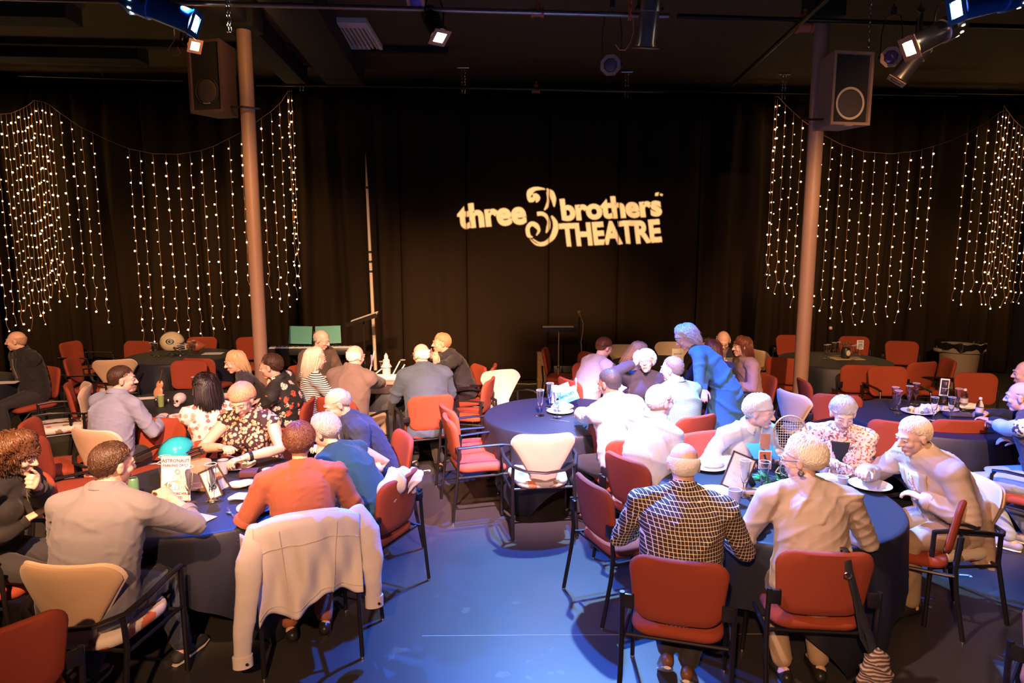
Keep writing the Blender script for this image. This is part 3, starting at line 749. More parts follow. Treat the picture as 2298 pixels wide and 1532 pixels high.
# stage lanterns
BLK = mat('black_lantern_metal', (.04, .03, .028), .4, .4); CHR = mat('aluminium_barrel', (.50, .46, .47), .28, .9); BLUM = mat('blue_lit_metal', (.02, .16, .55), .3, .3)  # BLUM: blue light falling on the corner lanterns, put into the metal colour
LENS = mat('lantern_lens', (.14, .10, .10), .15, coat=.6); GLOW = mat('lit_lens', (1, .8, .55), .3, emit=((1, .78, .5), 14.)); GLOWS = mat('bright_lamp', (1, .6, .3), .3, emit=((1, .55, .22), 60.)); GELF = mat('gel_frame', (.45, .26, .16), .5, .3)
def lantern(c, aim, kind, label, body=BLK, lens=LENS, L=.42, r=.075, hang=.30, octa=False, yokeside=None):
    c = V(c); M = frame(c, aim)
    t = thing('stage_lantern', label, 'stage light'); t.matrix_world = M; t.location = c; t.rotation_euler = M.to_euler()
    Rx = Matrix.Rotation(R(-90), 3, 'X')           # z -> y
    if kind == 'ers':
        b = MB(); b.lathe([(r * .9, -L * .05), (r, 0), (r, L * .62), (r * 1.10, L * .62), (r * 1.10, L * .66)], n=28, M=Rx); b.build('barrel', body, t)
        b = MB(); b.lathe([(r * .35, -L * .42), (r * .8, -L * .38), (r * 1.05, -L * .25), (r * 1.15, -L * .05), (r * 1.15, .02), (r * .9, .03)], n=28, M=Rx); lh = b.build('lamp_housing', body, t)
        for k in range(10):
            b = MB(); a = 2 * math.pi * k / 10; b.box((0, 0, 0), (.012, .03, .004), M=Matrix.Rotation(a, 4, 'Y') @ Matrix.Translation((0, -L * .20, r * 1.10))); b.build('cooling_vent', GLOW if lens is GLOW else mat('vent_slot', (.6, .5, .4), .5), lh)
        e = L * .66
    else:
        b = MB(); b.lathe([(r * .5, -L * .55), (r * .9, -L * .5), (r, -L * .35), (r, L * .30), (r * 1.06, L * .32), (r * 1.06, L * .36)], n=28, M=Rx); b.build('housing', body, t); e = L * .36
        for k in range(4):
            b = MB(); b.tube([(r * 1.03 * math.cos(a), -L * .3 + k * .045, r * 1.03 * math.sin(a)) for a in [2 * math.pi * i / 24 for i in range(24)]], .004, 5, closed=True); b.build('cooling_fin', body, t)
    b = MB(); b.ell((0, e - .004, 0), (r * .92, .022, r * .92)); b.build('lens', lens, t)
    n = 8 if octa else 4; b = MB(); ro = r * 1.35
    out = [V((ro * math.cos(R(22.5 if octa else 45) + 2 * math.pi * k / n) * (1 if octa else 1.12), e + .012, ro * math.sin(R(22.5 if octa else 45) + 2 * math.pi * k / n) * (1 if octa else 1.12))) for k in range(n)]
    m = 24; vs = []; 
    for yy in (0, .008):
        vs += [o + V((0, yy, 0)) for o in out] ; vs += [V((r * .9 * math.cos(2 * math.pi * k / n + R(22.5 if octa else 45)), e + .012 + yy, r * .9 * math.sin(2 * math.pi * k / n + R(22.5 if octa else 45)))) for k in range(n)]
    fs = []
    for k in range(n):
        j = (k + 1) % n; fs += [(k, j, n + j, n + k), (2 * n + k, 3 * n + k, 3 * n + j, 2 * n + j), (k, 2 * n + k, 2 * n + j, j), (n + k, n + j, 3 * n + j, 3 * n + k)]
    b.add(vs, fs); b.build('gel_frame', GELF if body is not BLUM else BLUM, t, False)
    Mi = M.inverted(); up = (Mi.to_3x3() @ V((0, 0, 1))); sdv = V((1, 0, 0))
    b = MB(); top = up * hang
    b.tube([sdv * r * 1.2, sdv * r * 1.25 + top * .5, sdv * r * .9 + top * .85, top * .9 - sdv * 0, -sdv * r * .9 + top * .85, -sdv * r * 1.25 + top * .5, -sdv * r * 1.2], [(.006, .014)] * 7, 8); b.build('yoke', BLK, t)
    b = MB(); b.box(top * .98, (.05, .04, .07)); b.tube([top, top * 1.12], .008, 6); b.build('clamp', BLK, t)
    for k in (-1, 1):
        b = MB(); b.lathe([(.018, -.012), (.022, -.01), (.022, .01), (.018, .012)], sdv * k * r * 1.32, 10, Matrix.Rotation(R(90), 3, 'Y')); b.build('knob', BLK, t)
    return t
lantern(WY(335, 12, 6.6), (1, .10, -.38), 'ers', 'blue-lit profile lantern at the top left corner', BLUM, GLOW, .62, .11)
lantern(WY(428, 98, 7.2) + V((0, 0, .02)), (.62, -.55, -.55), 'par', 'small lantern glowing orange above the left loudspeaker', BLK, GLOWS, .26, .065, .42)
lantern(WY(975, 58, 7.0), (.35, -.45, -.78), 'par', 'black lantern with a bright lens hanging from the top pipe', BLK, GLOW, .40, .085, .28)
lantern(WY(938, -12, 7.5), (-.1, -.7, -.7), 'par', 'lantern with a square gel frame cut off by the top edge', BLK, mat('blue_lens', (.1, .1, .5), .1), .34, .09, .25)
lantern(WY(1458, 20, 6.9), (-.05, .25, -1), 'ers', 'silver profile lantern pointing down at the top centre right', CHR, LENS, .50, .095, .25)
lantern(WY(1372, 148, 7.4), (-.22, -1, -.18), 'par', 'small lantern with an octagonal frame facing the camera', BLK, LENS, .30, .080, .62, True)
lantern(WY(2118, 68, 6.7), (-1, -.15, -.52), 'ers', 'upper shiny profile lantern with a lit lens at the right', CHR, GLOW, .55, .10, .30)
lantern(WY(2058, 122, 7.1), (-.55, .2, -.85), 'ers', 'lower shiny profile lantern angled down beneath the upper one', CHR, LENS, .42, .085, .42)
lantern(WY(1998, 128, 7.2), (-.45, -1, -.25), 'par', 'dim purple-lensed lantern behind the pair of profile lanterns', BLK, mat('purple_lens', (.16, .07, .14), .1, coat=1.), .26, .075, .45, True)
lantern(WY(2252, -6, 6.3), (-1, -.05, -.25), 'ers', 'blue-lit profile lantern at the top right corner', BLUM, GLOW, .62, .11)
# orange coiled cable on the centre lantern
b = MB(); c = WY(1414, 20, 6.9); pts = [c + V((.015 * math.cos(k * .9), .02 * math.sin(k * .9), .10 * math.cos(k * .55))) for k in range(30)]
pts += [WY(x, y, 6.95) for x, y in ((1421, 40), (1422, 70), (1415, 95), (1403, 112), (1390, 112), (1381, 100))]
b.tube(pts, .006, 6); tag(b.build('coiled_cable', mat('orange_cable', (.75, .22, .08), .5)), 'orange cable coiled beside the silver profile lantern', 'cable')
b = MB(); b.tube([WY(x, y, 6.6) for x, y in ((262, -12), (272, 12), (292, 32), (318, 34), (336, 18), (338, -6))] , .008, 6)
b.tube([WY(x, y, 6.62) for x, y in ((284, -12), (292, 8), (305, 22), (318, 14), (318, -10))], .007, 6); tag(b.build('hanging_cable', mat('pale_blue_cable', (.25, .5, .9), .4)), 'pale cable looped under the blue-lit lantern at top left', 'cable')
b = MB(); b.tube([WY(x, y, 7.2) for x, y in ((390, 60), (392, 90), (376, 112), (385, 124), (400, 124), (405, 118), (398, 105))], .005, 6); tag(b.build('hanging_cable', mat('brown_cable', (.3, .15, .08), .5)), 'thin cable dangling by the glowing orange lantern', 'cable')

# icicle lights
WIRE = mat('icicle_wire', (.42, .24, .12), .5); BULB = mat('warm_bulb', (1, .8, .5), .4, emit=((1.0, .58, .22), 26.))
bm_ = MB(); bm_.ell((0, 0, 0), (.0095,) * 3, None, 8, 6); BMESH = bm_.mesh('bulb'); BMESH.materials.append(BULB)
def swag(label, cable, drops, seed):
    rg = random.Random(seed)
    t = thing('icicle_light_string', label, 'string lights')
    cab = [WW(x, y, .06) for x, y in cable]; fine = []
    for i in range(len(cab) - 1):
        for k in range(5): fine.append(cab[i].lerp(cab[i + 1], k / 5))
    fine.append(cab[-1]); b = MB(); b.tube(fine, .005, 5); b.build('swag_cable', WIRE, t)
    xs = [p.x for p in cab]; rest = MB(); cnt = 0; order = []
    for (x, yt, yb) in drops:
        if yt is None: yt = float(np.interp(x, [c[0] for c in cable], [c[1] for c in cable]))
        p = WW(x, yt, .07); zb_ = p.z - (yb - yt) / 134.0
        n = max(2, int((p.z - zb_) / .17)); pts = []; 
        jit = rg.random() * .5
        for k in range(n * 2 + 1):
            zz = p.z + (zb_ - p.z) * (k - jit * (1 if 0 < k < n * 2 else 0)) / (n * 2); am = .004 + .020 * max(0, (k / (n * 2) - .72) / .28)
            pts.append(V((p.x + am * math.sin(k * 1.6 + x), p.y + am * .5 * math.cos(k * 1.1 + x), zz)))
        b = MB(); b.tube(pts, .0032, 4); b.build('drop_wire', WIRE, t)
        for k in range(n):
            q = pts[k * 2 + 2] + V((rg.uniform(-.022, .030), -.012 - rg.random() * .01, rg.uniform(-.02, .02))); order.append(q)
    rg.shuffle(order)
    for q in order[:98]:
        o = bpy.data.objects.new('bulb', BMESH); COL.objects.link(o); o.parent = t; o.location = q; o.scale = (rg.choice((.8, 1, 1, 1.45)),) * 3
    for q in order[98:]: rest.ell(q, (.0095 * rg.choice((.8, 1, 1, 1.45)),) * 3, None, 8, 6)
    if order[98:]: o = rest.build('bulb', BULB, t); o['kind'] = 'stuff'
rg = random.Random(3)
cA = [(-45, 245), (0, 256), (25, 254), (44, 246), (62, 237), (76, 225), (95, 228), (112, 236)]
dA = [(x, None, yb) for x, yb in ((-35, 700), (-15, 690), (2, 690), (13, 660), (25, 700), (34, 640), (44, 670), (53, 690), (60, 640), (68, 655), (76, 630), (84, 600), (93, 640), (101, 610), (111, 630))]
swag('icicle lights at the far left, strings close together', cA, dA, 1)
cB = [(111, 235), (137, 255), (181, 285), (245, 316), (290, 334), (345, 345), (400, 346), (450, 338), (480, 328), (535, 300), (570, 277), (608, 250), (630, 230), (646, 205), (656, 204)]
dB = [(x, None, yb) for x, yb in ((134, 655), (159, 660), (182, 665), (207, 690), (289, 742), (313, 742), (343, 744), (372, 745), (399, 744), (426, 748), (452, 742), (478, 715), (514, 690), (540, 640), (586, 640), (608, 672), (627, 660), (645, 640), (654, 618), (648, 560))]
swag('wide icicle light swag behind the left steel column', cB, dB, 2)
cC = [(1738, 218), (1746, 216), (1763, 235), (1801, 270), (1848, 303), (1890, 325), (1939, 340), (2000, 345), (2060, 338), (2095, 328), (2135, 315), (2173, 297), (2219, 272), (2243, 252), (2256, 248)]
dC = [(x, None, yb) for x, yb in ((1740, 612), (1745, 640), (1763, 655), (1782, 655), (1801, 690), (1846, 690), (1866, 700), (1890, 718), (1914, 728), (1939, 735), (1964, 728), (1989, 733), (2017, 718), (2043, 730), (2070, 700), (2095, 690), (2172, 680), (2195, 690), (2218, 660), (2241, 690))]
swag('wide icicle light swag behind the right steel column', cC, dC, 3)
cD = [(2252, 236), (2262, 250), (2275, 268), (2290, 282), (2320, 300), (2345, 310)]
dD = [(x, None, yb) for x, yb in ((2253, 690), (2259, 640), (2265, 700), (2275, 670), (2283, 650), (2291, 700), (2300, 690), (2312, 690), (2325, 690))]
swag('icicle lights at the far right edge, strings close together', cD, dD, 4)

# ---------------------------------------------------------------- projected lettering: a gobo plate in front of a lamp
def text_loops(body, off=.03, size=1):
    c = bpy.data.curves.new('t', 'FONT'); c.body = body; c.offset = off; c.size = size; c.resolution_u = 4
    o = bpy.data.objects.new('t', c); COL.objects.link(o); dg = bpy.context.evaluated_depsgraph_get()
    me = bpy.data.meshes.new_from_object(o.evaluated_get(dg)); bpy.data.objects.remove(o)
    bm = bmesh.new(); bm.from_mesh(me); bmesh.ops.remove_doubles(bm, verts=bm.verts, dist=1e-5); loops = []
    be = set(e for e in bm.edges if len(e.link_faces) == 1)
    while be:
        e = be.pop(); st = e.verts[0]; cur = e.verts[1]; lp = [st.co.copy(), cur.co.copy()]
        while True:
            nx = [x for x in cur.link_edges if x in be]
            if not nx: break
            be.discard(nx[0]); cur = nx[0].other_vert(cur)
            if cur == st: break
            lp.append(cur.co.copy())
        if len(lp) > 2: loops.append(lp)
    bm.free(); bpy.data.meshes.remove(me); return loops
def fit(loops, x0, yb0, x1, yb1, h):
    xs = [p.x for l in loops for p in l]; ys = [p.y for l in loops for p in l]; a, b2 = min(xs), max(xs); c, d = min(ys), max(ys); out = []
    for l in loops:
        out.append([(x0 + (x1 - x0) * (p.x - a) / (b2 - a) + 6 * (p.y - c) / (d - c) * -1, yb0 + (yb1 - yb0) * (p.x - a) / (b2 - a) - h * (p.y - c) / (d - c)) for p in l])
    return out
L_ = []
L_ += fit(text_loops('three', .045), 1030, 512, 1184, 501, 56)
L_ += fit(text_loops('brothers', .045), 1262, 495, 1487, 483, 50)
L_ += fit(text_loops('THEATRE', .045), 1260, 552, 1486, 541, 52)
NTXT = len(L_)
def stroke(pts, ws):
    left = []; right = []; fp = []; fw = []
    for i in range(len(pts) - 1):
        for k in range(6):
            t = k / 6; p0 = pts[max(0, i - 1)]; p1 = pts[i]; p2 = pts[i + 1]; p3 = pts[min(len(pts) - 1, i + 2)]
            fp.append(tuple(.5 * (2 * p1[j] + (p2[j] - p0[j]) * t + (2 * p0[j] - 5 * p1[j] + 4 * p2[j] - p3[j]) * t * t + (3 * p1[j] - p0[j] - 3 * p2[j] + p3[j]) * t ** 3) for j in (0, 1)))
            fw.append(ws[i] + (ws[i + 1] - ws[i]) * t)
    fp.append(pts[-1]); fw.append(ws[-1])
    for i in range(len(fp)):
        a = fp[max(0, i - 1)]; b2 = fp[min(len(fp) - 1, i + 1)]; d = math.hypot(b2[0] - a[0], b2[1] - a[1]) or 1; nx, ny = -(b2[1] - a[1]) / d, (b2[0] - a[0]) / d
        left.append((fp[i][0] + nx * fw[i] / 2, fp[i][1] + ny * fw[i] / 2)); right.append((fp[i][0] - nx * fw[i] / 2, fp[i][1] - ny * fw[i] / 2))
    return left + right[::-1]
L_.append(stroke([(1204, 452), (1207, 443), (1201, 438), (1192, 446), (1190, 430), (1200, 422), (1212, 421), (1224, 422)], [2, 12, 13, 13, 14, 9, 6, 2]))
L_.append(stroke([(1228, 421), (1237, 431), (1243, 445), (1244, 462)], [3, 13, 11, 2]))
L_.append(stroke([(1228, 428), (1231, 446), (1228, 460), (1222, 469)], [2, 5, 7, 2]))
L_.append(stroke([(1206, 478), (1216, 477), (1226, 482), (1232, 494), (1231, 508), (1226, 520)], [9, 9, 8, 6, 9, 2]))
L_.append(stroke([(1238, 482), (1246, 496), (1247, 512), (1240, 530), (1226, 541), (1211, 543), (1196, 534)], [3, 10, 13, 12, 7, 4, 2]))
L_.append(stroke([(1204, 526), (1210, 515), (1204, 504), (1193, 500), (1185, 510), (1187, 526), (1196, 530)], [2, 6, 11, 10, 9, 9, 2]))
L_.append(stroke([(1190, 534), (1204, 546), (1222, 547), (1240, 536)], [1, 4, 4, 1]))
L_.append([(1471, 431), (1479, 429), (1477, 437), (1470, 437)]); L_.append([(1482, 432), (1488, 434), (1486, 438), (1481, 436)])
GT = .085
def gob(px, py): p = WW(px, py, -.08); return LAMP + (p - LAMP) * GT
def inside(lp, x, y):
    c = False; n = len(lp)
    for i in range(n):
        x1, y1 = lp[i][:2]; x2, y2 = lp[i - 1][:2]
        if (y1 > y) != (y2 > y) and x < (x2 - x1) * (y - y1) / (y2 - y1) + x1: c = not c
    return c
def crossings(lp, y):
    r = []; n = len(lp)
    for i in range(n):
        x1, y1 = lp[i][:2]; x2, y2 = lp[i - 1][:2]
        if (y1 > y) != (y2 > y): r.append((x2 - x1) * (y - y1) / (y2 - y1) + x1)
    return sorted(r)
TXT = L_[:NTXT]; ORN = L_[NTXT:]
X0, X1, Y0, Y1, DY = 650., 1860., 130., 840., .6
gv = []; gf = []
def gquad(x0, x1, y0, y1):
    k = len(gv); gv.extend([gob(x0, y0), gob(x1, y0), gob(x1, y1), gob(x0, y1)]); gf.append((k, k + 1, k + 2, k + 3))
ya = 415.; yb_ = 566.
gquad(X0, X1, Y0, ya); gquad(X0, X1, yb_, Y1)
y = ya
while y < yb_:
    ym = y + DY / 2; op = []
    rows = [[c for l in TXT for c in crossings(l, ym)]]
    for r_ in [sorted(rows[0])] + [crossings(l, ym) for l in ORN]:
        for a_, b2 in zip(r_[::2], r_[1::2]): op.append((a_, b2))
    op.sort(); x = X0
    for a_, b2 in op:
        if a_ > x: gquad(x, a_, y, y + DY)
        x = max(x, b2)
    gquad(x, X1, y, y + DY); y += DY
gm = bpy.data.meshes.new('gobo_plate'); gm.from_pydata(gv, [], gf); gm.update()
gm.name = 'gobo_plate'; gm.materials.clear(); gm.materials.append(BLACKP); 
go = bpy.data.objects.new('gobo_plate', gm); COL.objects.link(go); tag(go, 'thin metal gobo plate cut with the theatre lettering, ahead of the projector lamp', 'gobo')
ctr = WW(1257, 488)
lg = spot('logo_projector', LAMP, ctr, (1.0, .72, .42), 210000, 30, .3, .0014)
lg.data.spot_size = R(26)
# ---------------------------------------------------------------- chairs
def build_pad_fn(y0, z0, tilt, curve):
    def f(p):
        y = p.y - curve * (p.x / .25) ** 2 * -1 ; z = p.z
        return V((p.x, y0 + y - math.sin(tilt) * z, z0 + z * math.cos(tilt)))
    return f
def chair_red(arms, label, fabric=REDF):
    t = thing('stacking_chair' if not arms else 'armchair', label, 'chair')
    b = MB(); b.pad(.46, .46, .46, .062, .09, lambda p: V((p.x, p.z + .01, .445 + p.y - .02 * (p.z / .23) ** 2 * (1 if p.z > 0 else .2))), .25); b.build('seat', fabric, t)
    b = MB(); b.pad(.44, .48, .37, .042, .085, lambda p: V((p.x, -.235 + p.y + .035 * (p.x / .24) ** 2 - .17 * (p.z + .1), .685 + p.z)), .2); b.build('backrest', fabric, t)
    if arms:
        for k in (-1, 1):
            b = MB(); b.tube([(k * .285, -.285, .012), (k * .285, -.24, .42), (k * .285, -.225, .655)], .0125, 8); b.build('leg', BLACKM, t)
            b = MB(); b.tube([(k * .285, .265, .012), (k * .285, .24, .42), (k * .285, .235, .62), (k * .285, .215, .655)], .0125, 8); b.build('leg', BLACKM, t)
            b = MB(); b.tube([(k * .285, -.235, .662), (k * .288, -.05, .668), (k * .288, .15, .668), (k * .285, .235, .655)], [(.020, .010), (.022, .011), (.022, .011), (.018, .010)], 8, side=(1, 0, 0)); b.build('armrest', BLACKM, t)
            b = MB(); b.box((k * .252, -.238, .63), (.07, .022, .05), bev=.004); b.build('bracket', BLACKM, t)
    else:
        for k in (-1, 1):
            b = MB(); b.tube([(k * .268, -.315, .012), (k * .268, -.26, .30), (k * .268, -.245, .45), (k * .268, -.262, .66)], .0135, 8); b.build('leg', BLACKM, t)
            b = MB(); b.tube([(k * .255, .235, .012), (k * .25, .20, .33), (k * .25, .13, .405), (k * .262, -.2, .405), (k * .268, -.245, .41)], .0125, 8); b.build('leg', BLACKM, t)
            b = MB(); b.box((k * .242, -.262, .615), (.065, .020, .075), bev=.004); b.build('bracket', BLACKM, t)
    b = MB(); b.tube([(-.26, .14, .40), (.26, .14, .40)], .011, 8); b.tube([(-.262, -.2, .40), (.262, -.2, .40)], .011, 8)
    if arms: b.tube([(-.285, .235, .40), (-.285, -.235, .40)], .010, 8); b.tube([(.285, .235, .40), (.285, -.235, .40)], .010, 8)
    b.build('seat_frame', BLACKM, t)
    for k in (-1, 1):
        for y in ((-.285, .265) if arms else (-.315, .235)):
            b = MB(); b.lathe([(.010, 0), (.014, .002), (.014, .012), (.010, .02)], (k * (.285 if arms else (.268 if y < 0 else .255)), y, 0), 10); b.build('glide', CAPM, t)
    return t
def chair_tan(label):
    t = thing('tub_armchair', label, 'chair')
    fn = lambda p: V((p.x, -.225 + p.y + .07 * (p.x / .25) ** 2 - .18 * (p.z + .1), .645 + p.z))
    b = MB(); b.pad(.22, .52, .44, .030, .09, fn, .1); b.build('backrest', TANF, t)
    b = MB(); b.pad(.235, .535, .455, .022, .095, lambda p: fn(V((p.x, p.y + .022, p.z))), .5); b.build('back_cushion', TANP, t)
    b = MB(); b.pad(.44, .50, .48, .065, .13, lambda p: V((p.x, p.z + .01, .44 + p.y)), .3); b.build('seat', SEATF, t)
    pts = [(-.29, .235, .635), (-.305, .10, .648), (-.305, -.06, .635), (-.26, -.20, .60), (-.15, -.285, .578), (0, -.312, .570), (.15, -.285, .578), (.26, -.20, .60), (.305, -.06, .635), (.305, .10, .648), (.29, .235, .635)]
    b = MB(); b.tube(pts, [(.014, .016)] * 3 + [(.010, .020)] * 5 + [(.014, .016)] * 3, 8, side=(0, 0, 1)); b.build('arm_rail', BLACKM, t)
    for k in (-1, 1):
        b = MB(); b.tube([(k * .285, .245, .012), (k * .29, .235, .64)], .0145, 8); b.build('leg', BLACKM, t)
        b = MB(); b.tube([(k * .265, -.29, .012), (k * .255, -.20, .42), (k * .25, -.205, .595)], .0145, 8); b.build('leg', BLACKM, t)
    b = MB(); b.tube([(-.287, .2, .40), (.287, .2, .40)], .011, 8); b.tube([(-.26, -.19, .40), (.26, -.19, .40)], .011, 8)
    for k in (-1, 1): b.tube([(k * .288, .24, .40), (k * .258, -.19, .40)], .010, 8)
    b.build('seat_frame', BLACKM, t)
    return t
PROTO = {}
PLACED = []
def chair(kind, loc, heading, label, group=None):
    loc = V((loc[0], loc[1], 0)); rz = R(heading)
    if kind not in PROTO:
        t = {'a': lambda: chair_red(True, label), 'n': lambda: chair_red(False, label), 't': lambda: chair_tan(label)}[kind]()
        t.location = loc; t.rotation_euler = (0, 0, rz); PROTO[kind] = t
        if group: t['group'] = group
        return t
    return copy_tree(PROTO[kind], loc, rz, label, group)
def seat_for(p, kind, label, off=.055, dh=0, dx=0):
    off = min(off, .07)
    f = V((-math.sin(R(p['heading'] + dh)), math.cos(R(p['heading'] + dh)), 0)); r = V((f.y, -f.x, 0))
    return chair(kind, p['base'] + f * off + r * dx, p['heading'] + dh, label)

# ---------------------------------------------------------------- tables
TR = .74
def table(px, py, label, clabel, rot=0., r=TR, seed=0):
    c = W(px, py, .76); t = thing('round_table', label, 'table', (c.x, c.y, 0), R(rot), 'round banquet tables')
    b = MB(); b.lathe([(r - .02, .715), (r - .008, .718), (r - .008, .742), (r - .02, .745)], n=48); b.build('tabletop', DARKW, t)
    for k in range(4):
        a = R(45 + 90 * k); b = MB(); b.tube([(.42 * math.cos(a), .42 * math.sin(a), 0), (.40 * math.cos(a), .40 * math.sin(a), .72)], .014, 8); b.build('leg', BLACKM, t)
    rg = random.Random(seed); ph = rg.random() * 6; n = 144; b = MB()
    def cl(th, v):
        # square cloth on a round table
        L = 1.13 / max(abs(math.cos(th)), abs(math.sin(th))); drop = min(.735, L - r)
        if v <= .3:
            q = v / .3; return V((r * q * math.cos(th), r * q * math.sin(th), .752))
        q = (v - .3) / .7
        fo = .5 * math.sin(th * 14 + ph) + .3 * math.sin(th * 23 + 2 * ph) + .5 * math.sin(th * 9)
        corner = max(0, abs(math.sin(2 * th)) - .5)
        rr = r + .014 + .035 * q * fo * (.4 + .6 * q) + .02 * q + corner * .10 * math.sin(q * math.pi * .8)
        z = .748 - drop * q
        if q < .06: rr = r + .014 * (q / .06) ** .5; z = .752 - drop * q * .8
        return V((rr * math.cos(th), rr * math.sin(th), max(.012, z)))
    vr = [0.001, .12, .22, .29, .3, .31, .33, .36, .42, .50, .58, .66, .74, .82, .90, 1.0]
    vs = [cl(2 * math.pi * i / n, v) for v in vr for i in range(n)]
    fs = [(j * n + i, j * n + (i + 1) % n, (j + 1) * n + (i + 1) % n, (j + 1) * n + i) for j in range(len(vr) - 1) for i in range(n)] + [tuple(range(n - 1, -1, -1))]
    b.add(vs, fs); o = b.build('tablecloth', CLOTH, angle=60); o.location = (c.x, c.y, 0); o.rotation_euler = (0, 0, R(rot)); tag(o, clabel, 'tablecloth', 'black cloths on the round tables')
    return c
TB = {}
for k, px, py, rot, a in (
    ('helmet', 405, 797, 20, 'round table with the gold helmet in front of the left curtain'), ('edge', -125, 858, 10, 'table cut off by the left edge of the picture'),
    ('skull', 398, 905, 35, 'table with the small skull, left of the middle'), ('front', 470, 1098, 5, 'front left table with the parking sign'),
    ('ship', 880, 852, 50, 'table with the pale model ship centrepiece'), ('blue', 1262, 928, 15, 'half-empty table in the middle under pink and blue light'),
    ('rear', 1492, 815, 0, 'table behind the standing woman in blue'), ('candle', 1872, 806, 30, 'empty table with a cluster of glasses behind the right column'),
    ('bottle', 2092, 934, 25, 'table with two water bottles at the right'), ('frame', 1740, 1114, 60, 'front right table with the framed sheet')):
    TB[k] = table(px, py, a, 'black cloth over the ' + a, rot, seed=int(px) % 97)

# ---------------------------------------------------------------- people
GREYH = mat('grey_hair', (.46, .42, .41), .55); WHITEH = mat('white_hair', (.78, .74, .72), .55); BLONDH = mat('blonde_hair', (.62, .40, .20), .5); PALEH = mat('pale_blonde_hair', (.80, .66, .50), .5)
BROWNH = mat('brown_hair', (.06, .028, .016), .45); DARKH = mat('dark_hair', (.014, .007, .006), .4); AUB = mat('auburn_hair', (.13, .045, .022), .45); STRAWH = mat('strawberry_hair', (.66, .36, .22), .5); CURLH = mat('brown_curly_hair', (.13, .055, .025), .4); SALT = mat('salt_pepper_hair', (.17, .155, .17), .5)
def fab(n, c, r=.85, b=(900, .12)): return mat(n, c, r, bump=b, sheen=.1)
BLKF = fab('black_cloth', (.018, .015, .016)); NAVY = fab('navy_wool', (.030, .038, .085)); TAUPE = fab('taupe_wool', (.19, .13, .115)); SLATE = fab('slate_wool', (.06, .085, .13)); GREYS = fab('grey_shirt', (.21, .20, .235)); LBLUE = fab('pale_blue_shirt', (.27, .29, .40))
RUST = fab('rust_knit', (.32, .085, .032)); TEAL = fab('teal_knit', (.008, .045, .06)); BEIGE = fab('beige_wool', (.56, .41, .29)); CREAM = fab('cream_knit', (.46, .345, .26)); WSHIRT = fab('white_shirt', (.74, .76, .76)); PINKJ = fab('pale_suit', (.66, .62, .62)); GSUIT = fab('grey_suit', (.42, .38, .38))
PBLUE = fab('blue_dress_cloth', (.05, .19, .38)); PLUM = fab('plum_black_blouse', (.035, .028, .045)); MAUVE = fab('mauve_blouse', (.42, .27, .27)); DNAVY = fab('dark_navy_dress', (.02, .03, .07)); CHAR = fab('charcoal_vest', (.065, .055, .07)); DENIM = fab('dark_denim', (.045, .055, .09)); KHAKI = fab('khaki_trousers', (.42, .29, .18)); DTRO = fab('dark_trousers', (.03, .027, .03)); LDENIM = fab('light_denim', (.35, .42, .5))
CHK = pat('checked_shirt', checks, .8); STR = pat('striped_top', stripes, .8); TROP = pat('tropical_shirt', tropic, .75); FLW = pat('white_floral_dress', floral((.74, .66, .62), (.50, .14, .12), (.55, .38, .30), 22, .42), .8)
FLB = pat('dark_floral_blouse', floral((.05, .02, .03), (.75, .38, .24), (.78, .56, .42), 34, .47), .8); TDOT = pat('teal_dotted_shirt', dots((.30, .50, .48), (.10, .26, .30), 260), .8); WPR = pat('white_print_blouse', floral((.74, .76, .74), (.45, .55, .55), (.66, .70, .68), 12, .1), .8); JWV = pat('woven_jacket', jacketweave, .8); PINS = pat('pinstripe_jacket', pinstripe, .8)
WHT = mat('white_cotton', (.8, .78, .76), .8)
HS = dict(length=.035, puff=.008, n=320); SHT = dict(length=.045, puff=.014, n=380)
P = {}
P['bald_black'] = person('bald person in a black suit and patterned tie at the far left, hands clasped', (36, 765), 150, 4, hyaw=-40, hpitch=4, L=('px', 42, 826, .80), Rr=('px', 38, 822, .82), top=BLKF, jacket=True, bottom=DTRO, w=1.05, collar=BLKF, extra=dict(front=BLKF, tie=pat('patterned_tie', dots((.06, .05, .05), (.5, .45, .4), 200))), near=False, hairs=('fringe', mat('shaved_hair', (.5, .3, .2), .6), dict(length=.006, puff=.001, n=60)))
P['curly'] = person('person with curly brown hair and hoop earring at the lower left, hand at mouth', (42, 1022), -92, 14, hyaw=4, hpitch=18, L=('px', 84, 1092, 1.06), Rr=('px', 60, 1165, .80), curlL=.9, palmL=(0, -1, 0), top=BLKF, bottom=DTRO, female=True, w=1.02, bust=1., s=.96, hairs=('full', CURLH, dict(length=.20, puff=.040, curl=.020, n=1000, lock=.010)), sleeve=.9)
P['greyshirt'] = person('broad person in a grey rolled-sleeve shirt seen from behind at the front left', (254, 1042), -4, 12, hyaw=-26, hpitch=10, L=(-.15, .40, .80), Rr=('px', 384, 1118, .97), poleR=(.9, -.2, -.5), curlR=.8, top=GREYS, bottom=DENIM, w=1.22, s=1.03, collar=GREYS, sleeve=.72, shoes='sneaker', ank=((-.16, .12), (.20, .42)), hairs=('full', BROWNH, dict(length=.028, puff=.007, n=520)), skin=SKIN2)
P['bluishirt'] = person('person in a pale blue shirt seen from behind, looking right over the skull table', (275, 851), -20, 6, hyaw=-42, hpitch=6, L=(-.18, .40, .80), Rr=('px', 362, 940, .84), curlR=.8, top=LBLUE, bottom=DTRO, w=1.14, collar=LBLUE, hairs=('full', BROWNH, dict(length=.025, puff=.006, n=420)))
